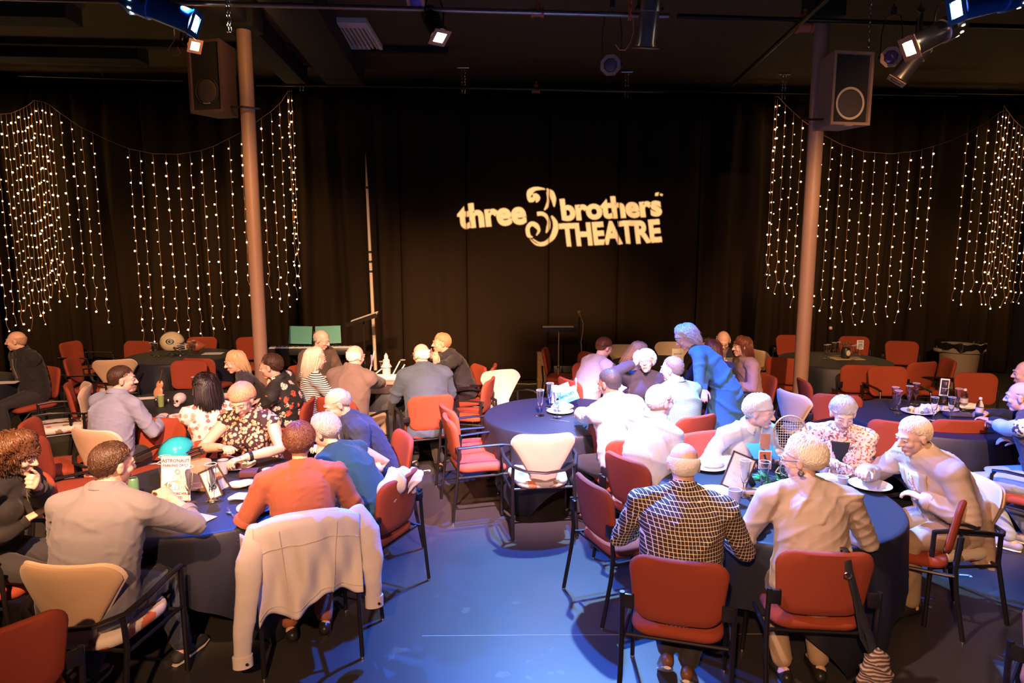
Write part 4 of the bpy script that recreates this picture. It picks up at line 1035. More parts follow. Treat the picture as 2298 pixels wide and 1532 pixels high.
P['bob'] = person('person with a dark bob in a white floral dress seen from behind', (462, 872), 38, 2, hyaw=0, hpitch=10, L=('px', 412, 928, .88), Rr=(.16, .36, .82), poleL=(-.6, -.2, -.9), top=FLW, bottom=FLW, skirt=True, female=True, w=.98, s=.95, sleeve=.0, hairs=('full', DARKH, dict(length=.17, puff=.030, n=620, lock=.008)))
P['blondeleft'] = person('person with blonde hair in a dark top facing left at the skull table', (527, 812), 118, 14, hyaw=8, hpitch=14, top=PLUM, bottom=DTRO, female=True, s=.95, w=.95, sleeve=.6, near=False, voxel=.007, hairs=('full', BLONDH, dict(length=.15, puff=.014, n=520)))
P['tropic'] = person('person in a black tropical print shirt leaning left', (608, 822), 84, 2, side=-14, hunch=8, hyaw=4, hpitch=10, top=TROP, bottom=DTRO, w=1.16, belly=.3, collar=TROP, sleeve=.5, hairs=('full', BROWNH, dict(length=.035, puff=.012, n=420)), skin=SKIN2)
P['cutter'] = person('person with short strawberry hair and dark floral sleeveless blouse cutting food', (543, 897), 168, 12, hyaw=6, hpitch=30, L=('px', 552, 1026, .86), Rr=('px', 496, 1004, .90), curlL=.6, curlR=.9, poleL=(-.9, 0, -.4), poleR=(.9, 0, -.4), top=FLB, bottom=DTRO, female=True, bust=1.15, w=1.12, s=.99, sleeve=.0, hairs=('bangs', STRAWH, dict(length=.05, puff=.020, n=700)))
P['baldright'] = person('bald person in a dark jacket in front of the piano, looking right', (722, 762), -128, 10, hyaw=24, hpitch=22, top=fab('brown_jacket', (.13, .085, .06)), jacket=True, bottom=DTRO, near=False, voxel=.007, hairs=('fringe', GREYH, dict(length=.008, puff=.001, n=60)))
P['striped'] = person('person with pale blonde hair and striped top facing away', (709, 806), -52, 2, hunch=6, hyaw=0, hpitch=8, top=STR, bottom=BLKF, female=True, s=.95, w=.92, sleeve=.9, near=False, hairs=('full', PALEH, dict(length=.16, puff=.022, n=900, lock=.007)))
P['taupe'] = person('bald person in a taupe jacket seen from behind', (798, 800), -22, 6, hyaw=-12, hpitch=12, top=TAUPE, jacket=True, bottom=KHAKI, w=1.16, Rr=('px', 868, 862, .80), near=False, collar=TAUPE, hairs=('fringe', WHITEH, dict(length=.010, puff=.001, n=100)))
P['slate'] = person('bald person with glasses in a slate jacket seen from behind, turned left', (945, 796), 20, 8, hyaw=24, hpitch=14, top=SLATE, jacket=True, bottom=DTRO, w=1.18, near=False, glasses=True, collar=SLATE, tail=.05, ank=((-.1, .2), (.12, .0)), hairs=('fringe', WHITEH, dict(length=.012, puff=.002, n=160)))
P['bowtie'] = person('person in a dark suit and bow tie gesturing with both hands', (990, 770), 116, 20, hyaw=-8, hpitch=2, L=('px', 958, 828, 1.02), Rr=('px', 944, 806, 1.12), poleL=(-.6, -.4, -1), poleR=(.6, -.4, -1), curlL=.15, curlR=.1, palmL=(1, .2, 0), palmR=(-1, 0, .3), hdL=(-.15, .1, 1), hdR=(-.6, .5, .6), top=fab('dark_suit', (.028, .026, .045)), jacket=True, bottom=DTRO, near=False, voxel=.006, extra=dict(front=WHT, tie='bow'), hairs=('full', STRAWH, dict(length=.045, puff=.014, n=520)))
P['navyold'] = person('balding person in a navy suit bowed left at the front left table', (757, 905), 116, 22, hyaw=-4, hpitch=30, top=NAVY, jacket=True, bottom=DTRO, w=1.05, extra=dict(front=WHT), hairs=('fringe', GREYH, dict(length=.03, puff=.006, n=320)))
P['tealdress'] = person('person with short grey hair and sleeveless teal dress leaning left', (728, 968), 66, 34, hyaw=8, hpitch=22, L=(-.05, .42, .92), Rr=(.16, .20, .74), poleR=(.7, -.4, -.8), top=TEAL, bottom=TEAL, skirt=True, female=True, w=1.08, s=.98, sleeve=0, curlL=.9, hairs=('full', GREYH, dict(length=.055, puff=.020, n=700)))
P['rust'] = person('person with short brown hair and rust knit top seen from behind', (672, 993), 22, 8, hyaw=-8, hpitch=12, L=(-.20, .34, .80), Rr=(.17, .35, .80), top=RUST, bottom=fab('rust_skirt', (.40, .13, .06)), female=True, w=1.14, s=.97, sleeve=.5, ank=((-.1, .12), (.1, .12)), hairs=('full', AUB, dict(length=.05, puff=.020, n=760)))
P['greysuit'] = person('person with brown hair in a pale grey suit facing right behind the pink chairs', (1356, 780), -62, 18, hyaw=0, hpitch=26, top=GSUIT, jacket=True, bottom=GSUIT, near=False, Rr=('px', 1384, 822, .82), L=('px', 1378, 818, .82), hairs=('full', AUB, dict(length=.03, puff=.008, n=420)))
P['blondeback'] = person('person with long blonde hair leaning forward behind the white-haired person', (1434, 790), -130, 14, hyaw=30, hpitch=30, top=fab('pale_pink_top', (.62, .52, .52)), bottom=DTRO, female=True, s=.94, near=False, hairs=('full', BLONDH, dict(length=.20, puff=.016, n=800)))
P['whiteglass'] = person('white-haired person with glasses in a black blouse, hand raised to temple', (1450, 812), 172, 2, hyaw=-12, hpitch=-10, hroll=6, L=(-.18, .30, .78), Rr=('px', 1427, 814, 1.20), poleR=(1, .4, -.6), hdR=(-.2, 0, 1), palmR=(-.5, -.6, 0), curlR=.6, top=PLUM, bottom=DTRO, female=True, bust=1.1, w=1.08, s=.96, sleeve=.9, near=False, voxel=.006, glasses=True, hairs=('full', WHITEH, dict(length=.06, puff=.026, n=700)))
P['tealshirt'] = person('person with cropped dark hair in a teal dotted shirt seen from behind', (1508, 828), 28, 4, hyaw=28, hpitch=8, top=TDOT, bottom=DTRO, w=1.15, belly=.3, collar=TDOT, sleeve=.5, near=False, voxel=.0065, hairs=('full', SALT, dict(length=.012, puff=.004, n=500, lock=.004)))
P['standing'] = person('standing person with white hair and long blue dress bending over the table', (1538, 757), 76, 30, hunch=22, hyaw=8, hpitch=34, stand=True, hipz=.93, L=(-.10, .42, .86), Rr=('px', 1585, 918, .80), poleR=(.6, -.8, -.2), top=PBLUE, bottom=PBLUE, skirt=True, female=True, w=.96, s=.98, ank=((-.1, .02), (.1, -.04)), hairs=('full', PALEH, dict(length=.09, puff=.030, curl=.008, n=900)), near=False, voxel=.007, extra=dict(topname='blouse'))
P['darkhair'] = person('person with long auburn hair in a dark navy dress behind the standing person', (1598, 785), -10, 4, hyaw=20, hpitch=8, top=DNAVY, bottom=DNAVY, skirt=True, female=True, near=False, sleeve=.5, s=.95, hairs=('full', mat('dark_auburn_hair', (.09, .025, .02), .4), dict(length=.24, puff=.020, n=800)))
P['ponytail'] = person('dark-haired person half hidden right behind the standing person', (1583, 772), 175, 4, hyaw=0, hpitch=10, top=BLKF, bottom=BLKF, female=True, near=False, s=.86, hairs=('full', DARKH, dict(length=.10, puff=.016, n=500)))
P['pinstripe'] = person('bald person with glasses and beard in a pinstripe jacket', (1623, 765), 168, 8, hyaw=0, hpitch=26, top=PINS, jacket=True, bottom=DTRO, near=False, voxel=.0065, glasses=True, extra=dict(front=WHT, lapelmat=WHT), hairs=('fringe', GREYH, dict(length=.010, puff=.002, n=120)))
P['mauve'] = person('person with long brown hair and mauve blouse facing left', (1664, 778), 96, 4, hyaw=0, hpitch=4, L=(-.12, .30, .80), Rr=(.14, .26, .78), top=MAUVE, bottom=DTRO, female=True, w=1.0, s=.96, near=False, voxel=.0065, sleeve=1, hairs=('full', mat('red_brown_hair', (.16, .05, .03), .4), dict(length=.18, puff=.020, n=800)))
P['palesuit'] = person('dark-haired person in a pale suit seen from behind, arm on the middle table', (1367, 860), 38, 10, hyaw=6, hpitch=18, L=('px', 1282, 928, .80), poleL=(-.8, -.2, -.7), Rr=(.12, .36, .80), top=PINKJ, jacket=True, bottom=DTRO, w=1.22, s=1.02, skin=SKIND, collar=PINKJ, tail=.14, hairs=('full', mat('black_grey_hair', (.04, .035, .04), .5), dict(length=.010, puff=.005, n=600, lock=.004)))
P['whiteshirt'] = person('white-haired person with glasses in a white shirt facing right', (1482, 900), -58, 2, hyaw=-6, hpitch=4, L=(-.06, .36, .80), Rr=(.10, .30, .78), top=WSHIRT, bottom=KHAKI, w=1.10, belly=.3, collar=WSHIRT, glasses=True, sleeve=.95, hairs=('full', WHITEH, dict(length=.03, puff=.008, n=420)))
P['whitehair'] = person('white-haired person in a white printed blouse behind the framed sheet', (1706, 924), -158, 24, hyaw=30, hpitch=10, L=(-.2, .34, .80), Rr=(.2, .34, .80), top=WPR, bottom=WSHIRT, female=True, w=1.06, s=.98, bust=1., sleeve=.95, collar=WPR, hairs=('full', WHITEH, dict(length=.07, puff=.024, n=700)))
P['necklace'] = person('grey-haired person with a pendant necklace and woven jacket looking down', (1892, 928), 160, 18, hyaw=6, hpitch=24, L=('px', 1868, 1046, .82), Rr=('px', 1842, 1036, .86), top=JWV, bottom=DTRO, female=True, w=1.05, s=.98, bust=1., sleeve=.95, extra=dict(front=BLKF, topname='jacket'), hairs=('full', mat('silver_hair', (.36, .36, .40), .5), dict(length=.07, puff=.016, n=700)))
P['beige'] = person('white-haired person in a beige jacket facing left at the front right table', (2050, 978), 98, 22, hunch=16, hyaw=2, hpitch=18, L=(-.10, .30, .78), Rr=('px', 1942, 1058, .86), poleR=(.8, -.4, -.6), curlR=.8, top=BEIGE, jacket=True, bottom=KHAKI, w=1.14, s=1.02, tail=.12, extra=dict(front=WSHIRT, lapelmat=BEIGE, tie=pat('woven_jacket', jacketweave)), collar=WSHIRT, ank=((-.1, .34), (.12, .22)), hairs=('full', mat('warm_white_hair', (.74, .62, .52), .5), dict(length=.03, puff=.008, n=520)))
P['checked'] = person('balding person in a brown and white checked shirt seen from behind', (1534, 1042), -16, 8, hyaw=6, hpitch=12, L=(-.2, .40, .80), Rr=(.2, .40, .80), top=CHK, bottom=DTRO, w=1.20, collar=CHK, sleeve=1, shoes='brown', ank=((-.05, .13, .17), (.06, .10, .13)), knees=(.40, .40), hairs=('fringe', WHITEH, dict(length=.03, puff=.006, n=520)))
P['creamtop'] = person('white-blonde person with glasses and earring in a cream sweater, back to the viewer', (1800, 1030), -5, 8, hyaw=58, hpitch=10, L=(-.18, .36, .80), Rr=(.2, .34, .80), top=CREAM, bottom=KHAKI, female=True, w=1.14, s=1., sleeve=1, glasses=True, ank=((-.1, .05), (.1, .08)), hairs=('full', mat('white_blonde_hair', (.82, .72, .58), .5), dict(length=.07, puff=.024, n=760)))
P['vest'] = person('grey-haired person in a charcoal vest seen from behind at the right edge', (2292, 890), 36, 14, hyaw=10, hpitch=10, L=('px', 2200, 945, .84), Rr=(.2, .3, .8), top=CHAR, bottom=LDENIM, w=1.12, sleeve=0, s=1., shoes='grey', ank=((-.1, .18), (.12, .1)), hairs=('fringe', GREYH, dict(length=.02, puff=.006, n=400)))
P['edgeperson'] = person('person mostly outside the right edge, beyond the one in the vest', (2304, 838), 60, 6, top=DNAVY, bottom=DTRO, near=False, hairs=('fringe', GREYH, dict(length=.02, puff=.005, n=150)))
# sleeves of the shirt under the vest, ties, jewellery
def own(p, mb, name, m): return mb.build(name, m, P[p]['root'])
q = P['vest']; b = MB()
for k in (-1, 1): b.caps([q['sh'][k], q['sh'][k].lerp(q['el'][k], .5), q['el'][k], q['el'][k].lerp(q['wr'][k], .6)], [.075, .066, .060, .058], 14)
own('vest', b, 'shirt_sleeves', WSHIRT)
q = P['necklace']; b = MB(); fr = q['d2'].cross(q['sx']); c = q['nb']
b.tube([c + q['sx'] * (.075 * math.sin(a)) + fr * (.065 * math.cos(a) + .012) - q['d2'] * (.045 * (1 + math.cos(a))) for a in [2 * math.pi * i / 24 for i in range(24)]], .005, 6, closed=True)
b.ell(c + fr * .125 - q['d2'] * .12, (.020, .012, .020)); own('necklace', b, 'necklace', mat('wood_beads', (.30, .12, .05), .4))
for pn, side, sz in (('curly', 1, .026), ('creamtop', -1, .012), ('creamtop', 1, .012)):
    q = P[pn]; M = q['HM']; b = MB(); b.tube([M @ V((side * .084, -.008 + sz * math.cos(a), -.045 - sz + sz * math.sin(a))) for a in [2 * math.pi * i / 16 for i in range(16)]], .0022 if pn == 'curly' else .006, 6, closed=True); own(pn, b, 'earring', STEEL)
for pn, k, m in (('cutter', -1, BLACKP), ('beige', -1, STEEL)):
    q = P[pn]; a = q['wr'][k].lerp(q['el'][k], .12); d = (q['el'][k] - q['wr'][k]).normalized(); b = MB(); b.tube([a - d * .012, a + d * .012], .037, 16); own(pn, b, 'wristwatch', m)

# chairs under the seated people
S = seat_for
S(P['bald_black'], 'n', 'red chair under the bald person in black at the far left')
S(P['curly'], 'a', 'dark armchair under the curly-haired person', dh=0)
S(P['greyshirt'], 't', 'tan shield-backed armchair with floral seat under the person in the grey shirt', .13)
S(P['bluishirt'], 't', 'tan shield-backed armchair under the person in the pale blue shirt', .13)
S(P['bob'], 'a', 'red armchair under the person in the white floral dress')
S(P['blondeleft'], 'n', 'red chair under the blonde person in the dark top')
S(P['tropic'], 'n', 'red chair behind the person in the tropical shirt', .10, 10)
S(P['cutter'], 'n', 'chair under the person cutting food')
S(P['baldright'], 'n', 'red chair under the bald person before the piano')
S(P['striped'], 'a', 'red armchair under the person in the striped top')
S(P['taupe'], 'a', 'red armchair under the person in the taupe jacket')
S(P['slate'], 'a', 'red armchair under the person in the slate jacket')
S(P['bowtie'], 'a', 'red armchair under the gesturing person with the bow tie')
S(P['navyold'], 'n', 'pink-lit chair under the person in the navy suit')
S(P['tealdress'], 'a', 'armchair with pale garment over its back, under the person in teal')
CJ = S(P['rust'], 'n', 'chair with the white denim jacket over its back', .10)
S(P['greysuit'], 'n', 'red chair under the person in the pale grey suit')
S(P['whiteglass'], 'n', 'chair under the white-haired person in black')
S(P['tealshirt'], 'n', 'purple-lit chair under the person in the teal shirt')
S(P['palesuit'], 'n', 'lilac-lit chair behind the person in the pale suit', .02, -30)
S(P['whiteshirt'], 'n', 'lilac-lit chair under the person in the white shirt')
S(P['darkhair'], 'n', 'chair under the long-haired person in dark navy')
S(P['mauve'], 'n', 'red chair under the person in the mauve blouse')
S(P['whitehair'], 'n', 'lilac-lit chair under the person in the white blouse', dx=.08)
S(P['necklace'], 'n', 'chair under the person with the pendant necklace')
S(P['beige'], 't', 'pale shield-backed armchair under the person in the beige jacket', .10, -8)
S(P['checked'], 'n', 'red chair under the person in the checked shirt', .13)
CBG = S(P['creamtop'], 'n', 'red chair under the person in the cream sweater, handbag strap on it', .13)
S(P['vest'], 'a', 'red armchair under the person in the charcoal vest')
# empty chairs: pixel of the seat centre at seat height, heading
EMPTY = [
 ('n', 288, 830, 170, 'red chair behind the helmet table on its left'), ('n', 444, 818, 185, 'red chair behind the helmet table on its right'), ('n', 560, 818, 190, 'red chair beside the left column'),
 ('a', 212, 868, -78, 'red armchair seen from the side left of the helmet table'), ('a', 196, 826, -95, 'farther red armchair left of the helmet table, half hidden'),
 ('t', 268, 868, 20, 'tan armchair before the helmet table behind the pale blue shirt'), ('n', 472, 862, -8, 'red chair with a dark strap over its back before the helmet table'),
 ('t', 142, 950, 120, 'tan armchair seen from the side beyond the left front chairs'), ('n', 222, 938, -60, 'red chair left of the person in the pale blue shirt'), ('n', 408, 888, 180, 'red chair behind the skull table'),
 ('n', 175, 1095, -70, 'dark red chair on the left aisle, seat facing right'), ('n', 150, 1040, -72, 'second dark red chair on the left aisle, just behind the first'), ('n', 328, 1062, 172, 'red chair behind the parking sign'),
 ('a', 1062, 890, 86, 'red armchair behind the slate jacket, nearest the curtain'), ('a', 1050, 926, 78, 'red armchair next to the middle table, seen from the side'),
 ('a', 1072, 1030, -74, 'pink-lit armchair front left of the middle table'), ('a', 1062, 1000, -66, 'armchair half hidden behind the pink-lit one'), ('t', 1210, 1062, 8, 'cream shield-backed armchair in front of the middle table'), ('t', 1140, 915, -150, 'cream chair behind the middle table on its left'),
 ('n', 1322, 895, 170, 'pink-lit chair behind the middle table'), ('n', 1288, 860, 120, 'purple-lit chair behind the pink one'), ('n', 1262, 845, -100, 'orange-red chair beside the ornate box'),
 ('t', 1404, 840, 175, 'orange-lit chair behind the rear table on the left'), ('t', 1512, 832, 180, 'orange-lit chair behind the sign on the rear table'),
 ('t', 1728, 845, -80, 'tan chair left of the right column'), ('n', 1762, 862, -30, 'red chair with a round shadow just left of the right column'), ('n', 1780, 812, 170, 'red chair behind the right column'), ('n', 1925, 816, 172, 'red chair behind the white sign card'),
 ('n', 1908, 880, -4, 'red chair facing the glass cluster table'), ('n', 2030, 872, 16, 'second red chair facing the glass cluster table, on the right'), ('n', 2030, 830, 165, 'red chair right of the glass cluster table'), ('a', 2076, 872, 78, 'red armchair seen side-on before the trash can'),
 ('a', 2008, 905, 176, 'red chair behind the two-bottle table'), ('n', 2208, 925, 172, 'red chair behind the water bottles'), ('n', 1850, 930, -95, 'maroon armchair between the right column and the two-bottle table'), ('t', 1812, 962, -75, 'lilac-lit chair left of the pendant necklace person'),
 ('n', 1868, 958, -20, 'small red chair behind the pendant necklace person'), ('n', 2112, 1022, -6, 'red chair behind the head of the person in beige'), ('n', 2010, 1030, -30, 'red chair before the two-bottle table on the left'),
 ('n', 1402, 1198, -68, 'empty red chair left of the checked shirt'), ('n', 2035, 1218, 62, 'empty red chair to the right of the cream sweater'), ('n', 1408, 1052, -64, 'lilac-lit chair right behind the white shirt'),
 ('a', 190, 1150, -40, 'dark armchair frame beyond the curly-haired person')]
for px, py, h, lab in ((8, 1490, 48, 'dark red chair cut off by the lower left corner'), (2450, 1470, -42, 'red chair cut off by the lower right edge')):
    p = W(px, py, .70) + V((-math.sin(R(h)), math.cos(R(h)), 0)) * .25; chair('n', p, h, lab)
for k, px, py, h, lab in EMPTY:
    p = W(px, py, .46); chair(k, p, h, lab)

# ---------------------------------------------------------------- stage items
# tall white pole
p = W(842, 842, 0); p = V((p.x, 10.6, 0)); p = WY(840, 700, 10.55); t = thing('tapered_pole', 'tall white tapered pole standing before the curtain', 'pole', (p.x, p.y, 0))
topz = WY(827, 345, 10.6).z; WP = mat('white_pole', (.62, .52, .40), .5)
b = MB(); b.lathe([(.028, .02), (.026, topz * .45), (.020, topz - .55), (.018, topz - .5), (.012, topz - .25), (.002, topz)], n=16); b.build('shaft', WP, t)
for zz in (topz * .52, topz * .56, topz * .60, topz - .52):
    b = MB(); b.lathe([(.024, zz), (.030, zz + .01), (.030, zz + .025), (.024, zz + .035)], n=16); b.build('band', BLACKP, t)
b = MB(); b.lathe([(.14, 0), (.14, .02), (.03, .03)], n=24); b.build('base', BLACKM, t)
t.rotation_euler = (0, R(-1.0), 0)
# digital piano with score
c = WY(705, 778, 9.9); kz = c.z; t = thing('digital_piano', 'black digital piano on a stand behind the bald person', 'piano', (c.x, c.y, 0), R(4))
b = MB(); b.box((0, 0, kz - .05), (1.32, .30, .10), bev=.01); b.build('body', BLACKP, t)
b = MB(); n = 52
for k in range(n): b.box((-.60 + k * .0235, -.07, kz + .008), (.021, .13, .016), bev=.002)
b.build('white_keys', WHITE, t)
b = MB()
for k in range(n - 1):
    if k % 7 not in (2, 6): b.box((-.588 + k * .0235, -.04, kz + .020), (.012, .08, .014), bev=.002)
b.build('black_keys', BLACKP, t)
for k in (-1, 1):
    b = MB(); b.tube([(k * .45, -.2, .02), (-k * .45 * .2, 0, .4), (-k * .45, .2, kz - .1)], .016, 8); b.build('stand_leg', BLACKM, t)
b = MB(); b.box((0, .13, kz + .10), (.62, .015, .22), bev=.004); b.build('music_rest', BLACKP, t)
b = MB(); 
for k in (-1, 1): b.box((0, 0, 0), (.36, .006, .26), M=Matrix.Translation((k * .20, .08 - .03, kz + .17)) @ Matrix.Rotation(R(k * 14), 4, 'Z') @ Matrix.Rotation(R(-10), 4, 'X'))
o = b.build('score_folder', mat('teal_card', (.12, .42, .36), .7)); o.location = t.location; o.rotation_euler = t.rotation_euler; tag(o, 'open teal folder standing on the digital piano', 'folder')
def stand(px, py, y, wd, hh, tilt, rz, label, paper, roll=0):
    c = WY(px, py, y); t = thing('music_stand', label, 'music stand', (c.x, c.y, 0), R(rz)); z = c.z
    b = MB(); b.tube([(0, 0, .06), (0, 0, z * .55)], .013, 10); b.tube([(0, 0, z * .5), (0, 0, z - .02)], .009, 10); b.build('pole', BLACKM if not paper else mat('brass_tube', (.5, .36, .2), .4, .6), t)
    Mx = Matrix.Translation((0, 0, z)) @ Matrix.Rotation(R(roll), 4, 'Y') @ Matrix.Rotation(R(tilt), 4, 'X')
    b = MB(); b.box(0, (wd, .012, hh), M=Mx, bev=.003); b.box(0, (wd, .05, .01), M=Mx @ Matrix.Translation((0, -.03, -hh / 2))); b.build('desk', BLACKM, t)
    for k in range(3):
        a = 2 * math.pi * k / 3 + .4; b = MB(); b.tube([(0, 0, .12), (.22 * math.cos(a), .22 * math.sin(a), .02), (.26 * math.cos(a), .26 * math.sin(a), .012)], .009, 8); b.build('leg', BLACKM, t)
    b = MB(); b.lathe([(.02, z * .5), (.02, z * .53)], n=12); b.build('clutch', CAPM, t)
    b = MB(); b.box(0, (wd * .9, .004, hh * .9), M=Mx @ Matrix.Translation((0, -.012, .01))); o = b.build('sheet_music', PAPER); o.location = t.location; o.rotation_euler = t.rotation_euler; tag(o, 'pale sheets lying on the ' + label, 'paper')
stand(816, 716, 9.7, .46, .30, -80, 0, 'black music stand beside the white pole, seen edge-on', False, -19)
stand(1254, 738, 9.8, .50, .34, -86, 2, 'music stand with a flat desk left of the microphone', True)
c = WY(1300, 700, 10.0); t = thing('microphone_stand', 'microphone on a slim stand right of the flat music stand', 'microphone', (c.x, c.y, 0)); z = c.z
b = MB(); b.tube([(0, 0, .02), (.0, 0, z - .06)], .010, 8); b.build('pole', BLACKM, t)
b = MB(); b.lathe([(.13, 0), (.13, .015), (.03, .025)], n=20); b.build('base', BLACKM, t)
b = MB(); b.caps([(.03, 0, z - .09), (0, -.02, z - .03)], [.011, .016], 10); b.ell((-.01, -.03, z), (.026, .026, .028)); b.build('microphone', mat('mic_head', (.35, .2, .14), .4, .5), t)
b = MB(); b.tube([(.03, 0, z - .09), (.06, 0, z - .16), (.055, 0, z - .3), (.03, 0, z - .45), (.045, 0, z - .6), (.02, 0, z - .8), (.03, 0, .3), (.1, -.1, .01)], .006, 6); b.build('cable', mat('grey_cable', (.4, .33, .3), .5), t)
# ornate box
c = W(1217, 880, 0); t = thing('ornate_floor_box', 'tall narrow box with carved gold pattern standing on the stage floor', 'box', (c.x, c.y, 0), R(3))
b = MB(); b.box((0, 0, .33), (.17, .15, .66), bev=.008); b.build('body', pat('brocade_pattern', brocade), t)
b = MB()
for z in (.01, .22, .65): b.box((0, -.002, z), (.182, .158, .018), bev=.003)
b.build('trim_band', mat('gilt_trim', (.34, .22, .12), .5), t)
# floor monitor behind it
c = W(1330, 868, 0); t = thing('floor_case', 'low black case on the floor behind the ornate box', 'case', (c.x - .45, c.y + .3, 0))
b = MB(); b.box((0, 0, .17), (.62, .36, .34), bev=.02); b.build('case_body', BLACKP, t); b = MB(); b.tube([(-.08, -.19, .22), (-.07, -.21, .22), (.07, -.21, .22), (.08, -.19, .22)], .008, 6); b.build('handle', BLACKM, t)
# cable heap
b = MB(); rg = random.Random(5); c = W(1120, 862, 0); pts = []
for k in range(46): a = k * .75; rr = .10 + .05 * math.sin(k); pts.append(c + V((rr * 1.5 * math.cos(a) + k * .003, rr * math.sin(a), .012 + .001 * k)))
pts += [c + V((.25, 0, .012)), c + V((.5, -.05, .012)), c + V((.75, .02, .012)), c + V((1.05, .1, .012))]
b.tube(pts, .009, 6); tag(b.build('cable_coil', mat('tan_cable', (.40, .30, .16), .5)), 'coiled tan cable lying on the floor by the curtain', 'cable')
# cased instrument or bag on floor behind skull table
c = W(392, 872, .3); t = thing('black_bag', 'shiny black bag standing behind the skull table', 'bag', (c.x, c.y, 0), R(10)); b = MB(); b.ell((0, 0, .36), (.26, .12, .30)); b.ell((.05, 0, .2), (.24, .13, .2)); me = remesh(b, .015, 3); folds(me, .02, 10, 3); link(me, 'bag_body', mat('shiny_black', (.012, .012, .012), .2), t)
b = MB(); b.tube([(-.1, 0, .62), (-.06, 0, .70), (.06, 0, .70), (.1, 0, .62)], .008, 6); b.build('handle', BLACKP, t)
# trash can
c = W(2146, 868, 0); t = thing('trash_can', 'large grey trash can with black liner by the right curtain', 'trash can', (c.x, c.y, 0))
TC = mat('grey_plastic', (.34, .27, .20), .45)
b = MB(); b.lathe([(.24, .0), (.25, .02), (.29, .60), (.295, .66)], n=40); b.build('barrel', TC, t)
b = MB(); b.lathe([(.296, .60), (.335, .61), (.345, .70), (.325, .72), (.29, .72)], n=40); b.build('rim', TC, t)
b = MB(); n = 60
def ln(i, v):
    a = 2 * math.pi * i / n; w = .02 * math.sin(a * 7) + .012 * math.sin(a * 13 + 1)
    pr = [(.22, .50), (.30, .66), (.335, .765), (.365, .76), (.362, .70 + w), (.352, .655 + 1.4 * w)][v]; return V((pr[0] * math.cos(a) * (1 + .02 * math.sin(a * 17 + v)), pr[0] * math.sin(a), pr[1] + (.012 * math.sin(a * 11) if v in (2, 3) else 0)))
b.add([ln(i, v) for v in range(6) for i in range(n)], [(v * n + i, v * n + (i + 1) % n, (v + 1) * n + (i + 1) % n, (v + 1) * n + i) for v in range(5) for i in range(n)]); b.build('bin_liner', mat('shiny_liner', (.012, .012, .014), .12), t)
for k in (-1, 1):
    b = MB(); b.box((k * .36, 0, .63), (.08, .14, .05), bev=.01); b.build('handle', TC, t)
for x, m in ((.14, (.7, .3, .25)), (.23, (.8, .8, .8))):
    b = MB(); y = -math.sqrt(.342 ** 2 - x * x); b.box(0, (.05, .004, .05), M=Matrix.Translation((x, y - .003, .665)) @ Matrix.Rotation(math.atan2(x, -y), 4, 'Z')); b.build('sticker', mat('sticker%s' % x, m, .5), t)

# ---------------------------------------------------------------- table items
def flute_parts(t):
    b = MB(); b.lathe([(.001, .058), (.010, .062), (.017, .085), (.021, .14), (.025, .165), (.0235, .165), (.0195, .14), (.0155, .087), (.001, .066)], n=18); b.build('bowl', GLASS, t)
    b = MB(); b.lathe([(.030, 0), (.030, .003), (.006, .008), (.004, .03), (.006, .058), (.002, .060)], n=18); b.build('stem', GLASS, t)
    b = MB(); b.tube([(.0245 * math.cos(a), .0245 * math.sin(a), .165) for a in [2 * math.pi * i / 18 for i in range(18)]], .0014, 5, closed=True); b.build('rim', mat('white_rim', (.8, .8, .82), .3), t)
FL = [None]
def flute(px, py, label, group, sc=1.0, z=.755):
    p = W(px, py, z)
    if FL[0] is None:
        t = thing('champagne_flute', label, 'glass', p, 0, group); flute_parts(t); FL[0] = t
    else: t = copy_tree(FL[0], p, 0, label, group)
    t.scale = (sc,) * 3; return t
TOPN = dict(helmet='flutes on the helmet table', cand='flutes on the candle table', bott='flutes on the two-bottle table')
for px, py, lab in ((341, 797, 'leftmost flute of the pair left of the gold helmet'), (351, 799, 'second flute of the pair left of the gold helmet'), (405, 798, 'flute right in front of the gold helmet face mask'), (426, 795, 'flute right of the gold helmet, taller looking of the last two'), (436, 792, 'rightmost flute on the helmet table')): flute(px, py, lab, TOPN['helmet'], 1.15)
for px, py, lab in ((1852, 806, 'leftmost flute of the candle table cluster'), (1858, 805, 'second flute of the candle table cluster'), (1870, 800, 'third flute from the left on the candle table'), (1881, 799, 'flute just left of the dark centrepiece on the candle table'), (1914, 808, 'flute right of the dark centrepiece'), (1921, 806, 'flute nearest the white sign card')): flute(px, py, lab, TOPN['cand'], 1.25)
for px, py, lab in ((2006, 918, 'leftmost flute on the two-bottle table'), (2013, 927, 'flute just in front of the leftmost one, two-bottle table'), (2038, 915, 'short flute amid the food on the two-bottle table'), (2053, 908, 'tall flute behind the food, two-bottle table'), (2094, 944, 'flute standing in front of the food tray'), (2132, 944, 'flute left of the nearer water bottle'), (2116, 920, 'flute holding up the photo card'), (2148, 922, 'flute beside the farther water bottle')): flute(px, py, lab, TOPN['bott'], 1.35)
for px, py, lab in ((1212, 932, 'front flute on the middle table'), (1234, 914, 'flute left of the pale folded paper on the middle table'), (1250, 936, 'flute by the hand of the person in the pale suit')): flute(px, py, lab, 'flutes on the middle table', 1.5)
for px, py, lab in ((375, 1102, 'flute behind the parking sign on its left'), (372, 1118, 'flute between the parking sign and the grey shirt'), (426, 1130, 'flute standing close in front of the parking sign'), (478, 1122, 'wide-mouthed flute right of the leaning cards')): flute(px, py, lab, 'flutes on the front left table', 1.45)
for px, py, lab in ((1669, 1112, 'flute right of the framed sheet'), (1712, 1116, 'flute before the green leaves'), (1756, 1100, 'flute beside the black wire diamond')): flute(px, py, lab, 'flutes on the front right table', 1.45)
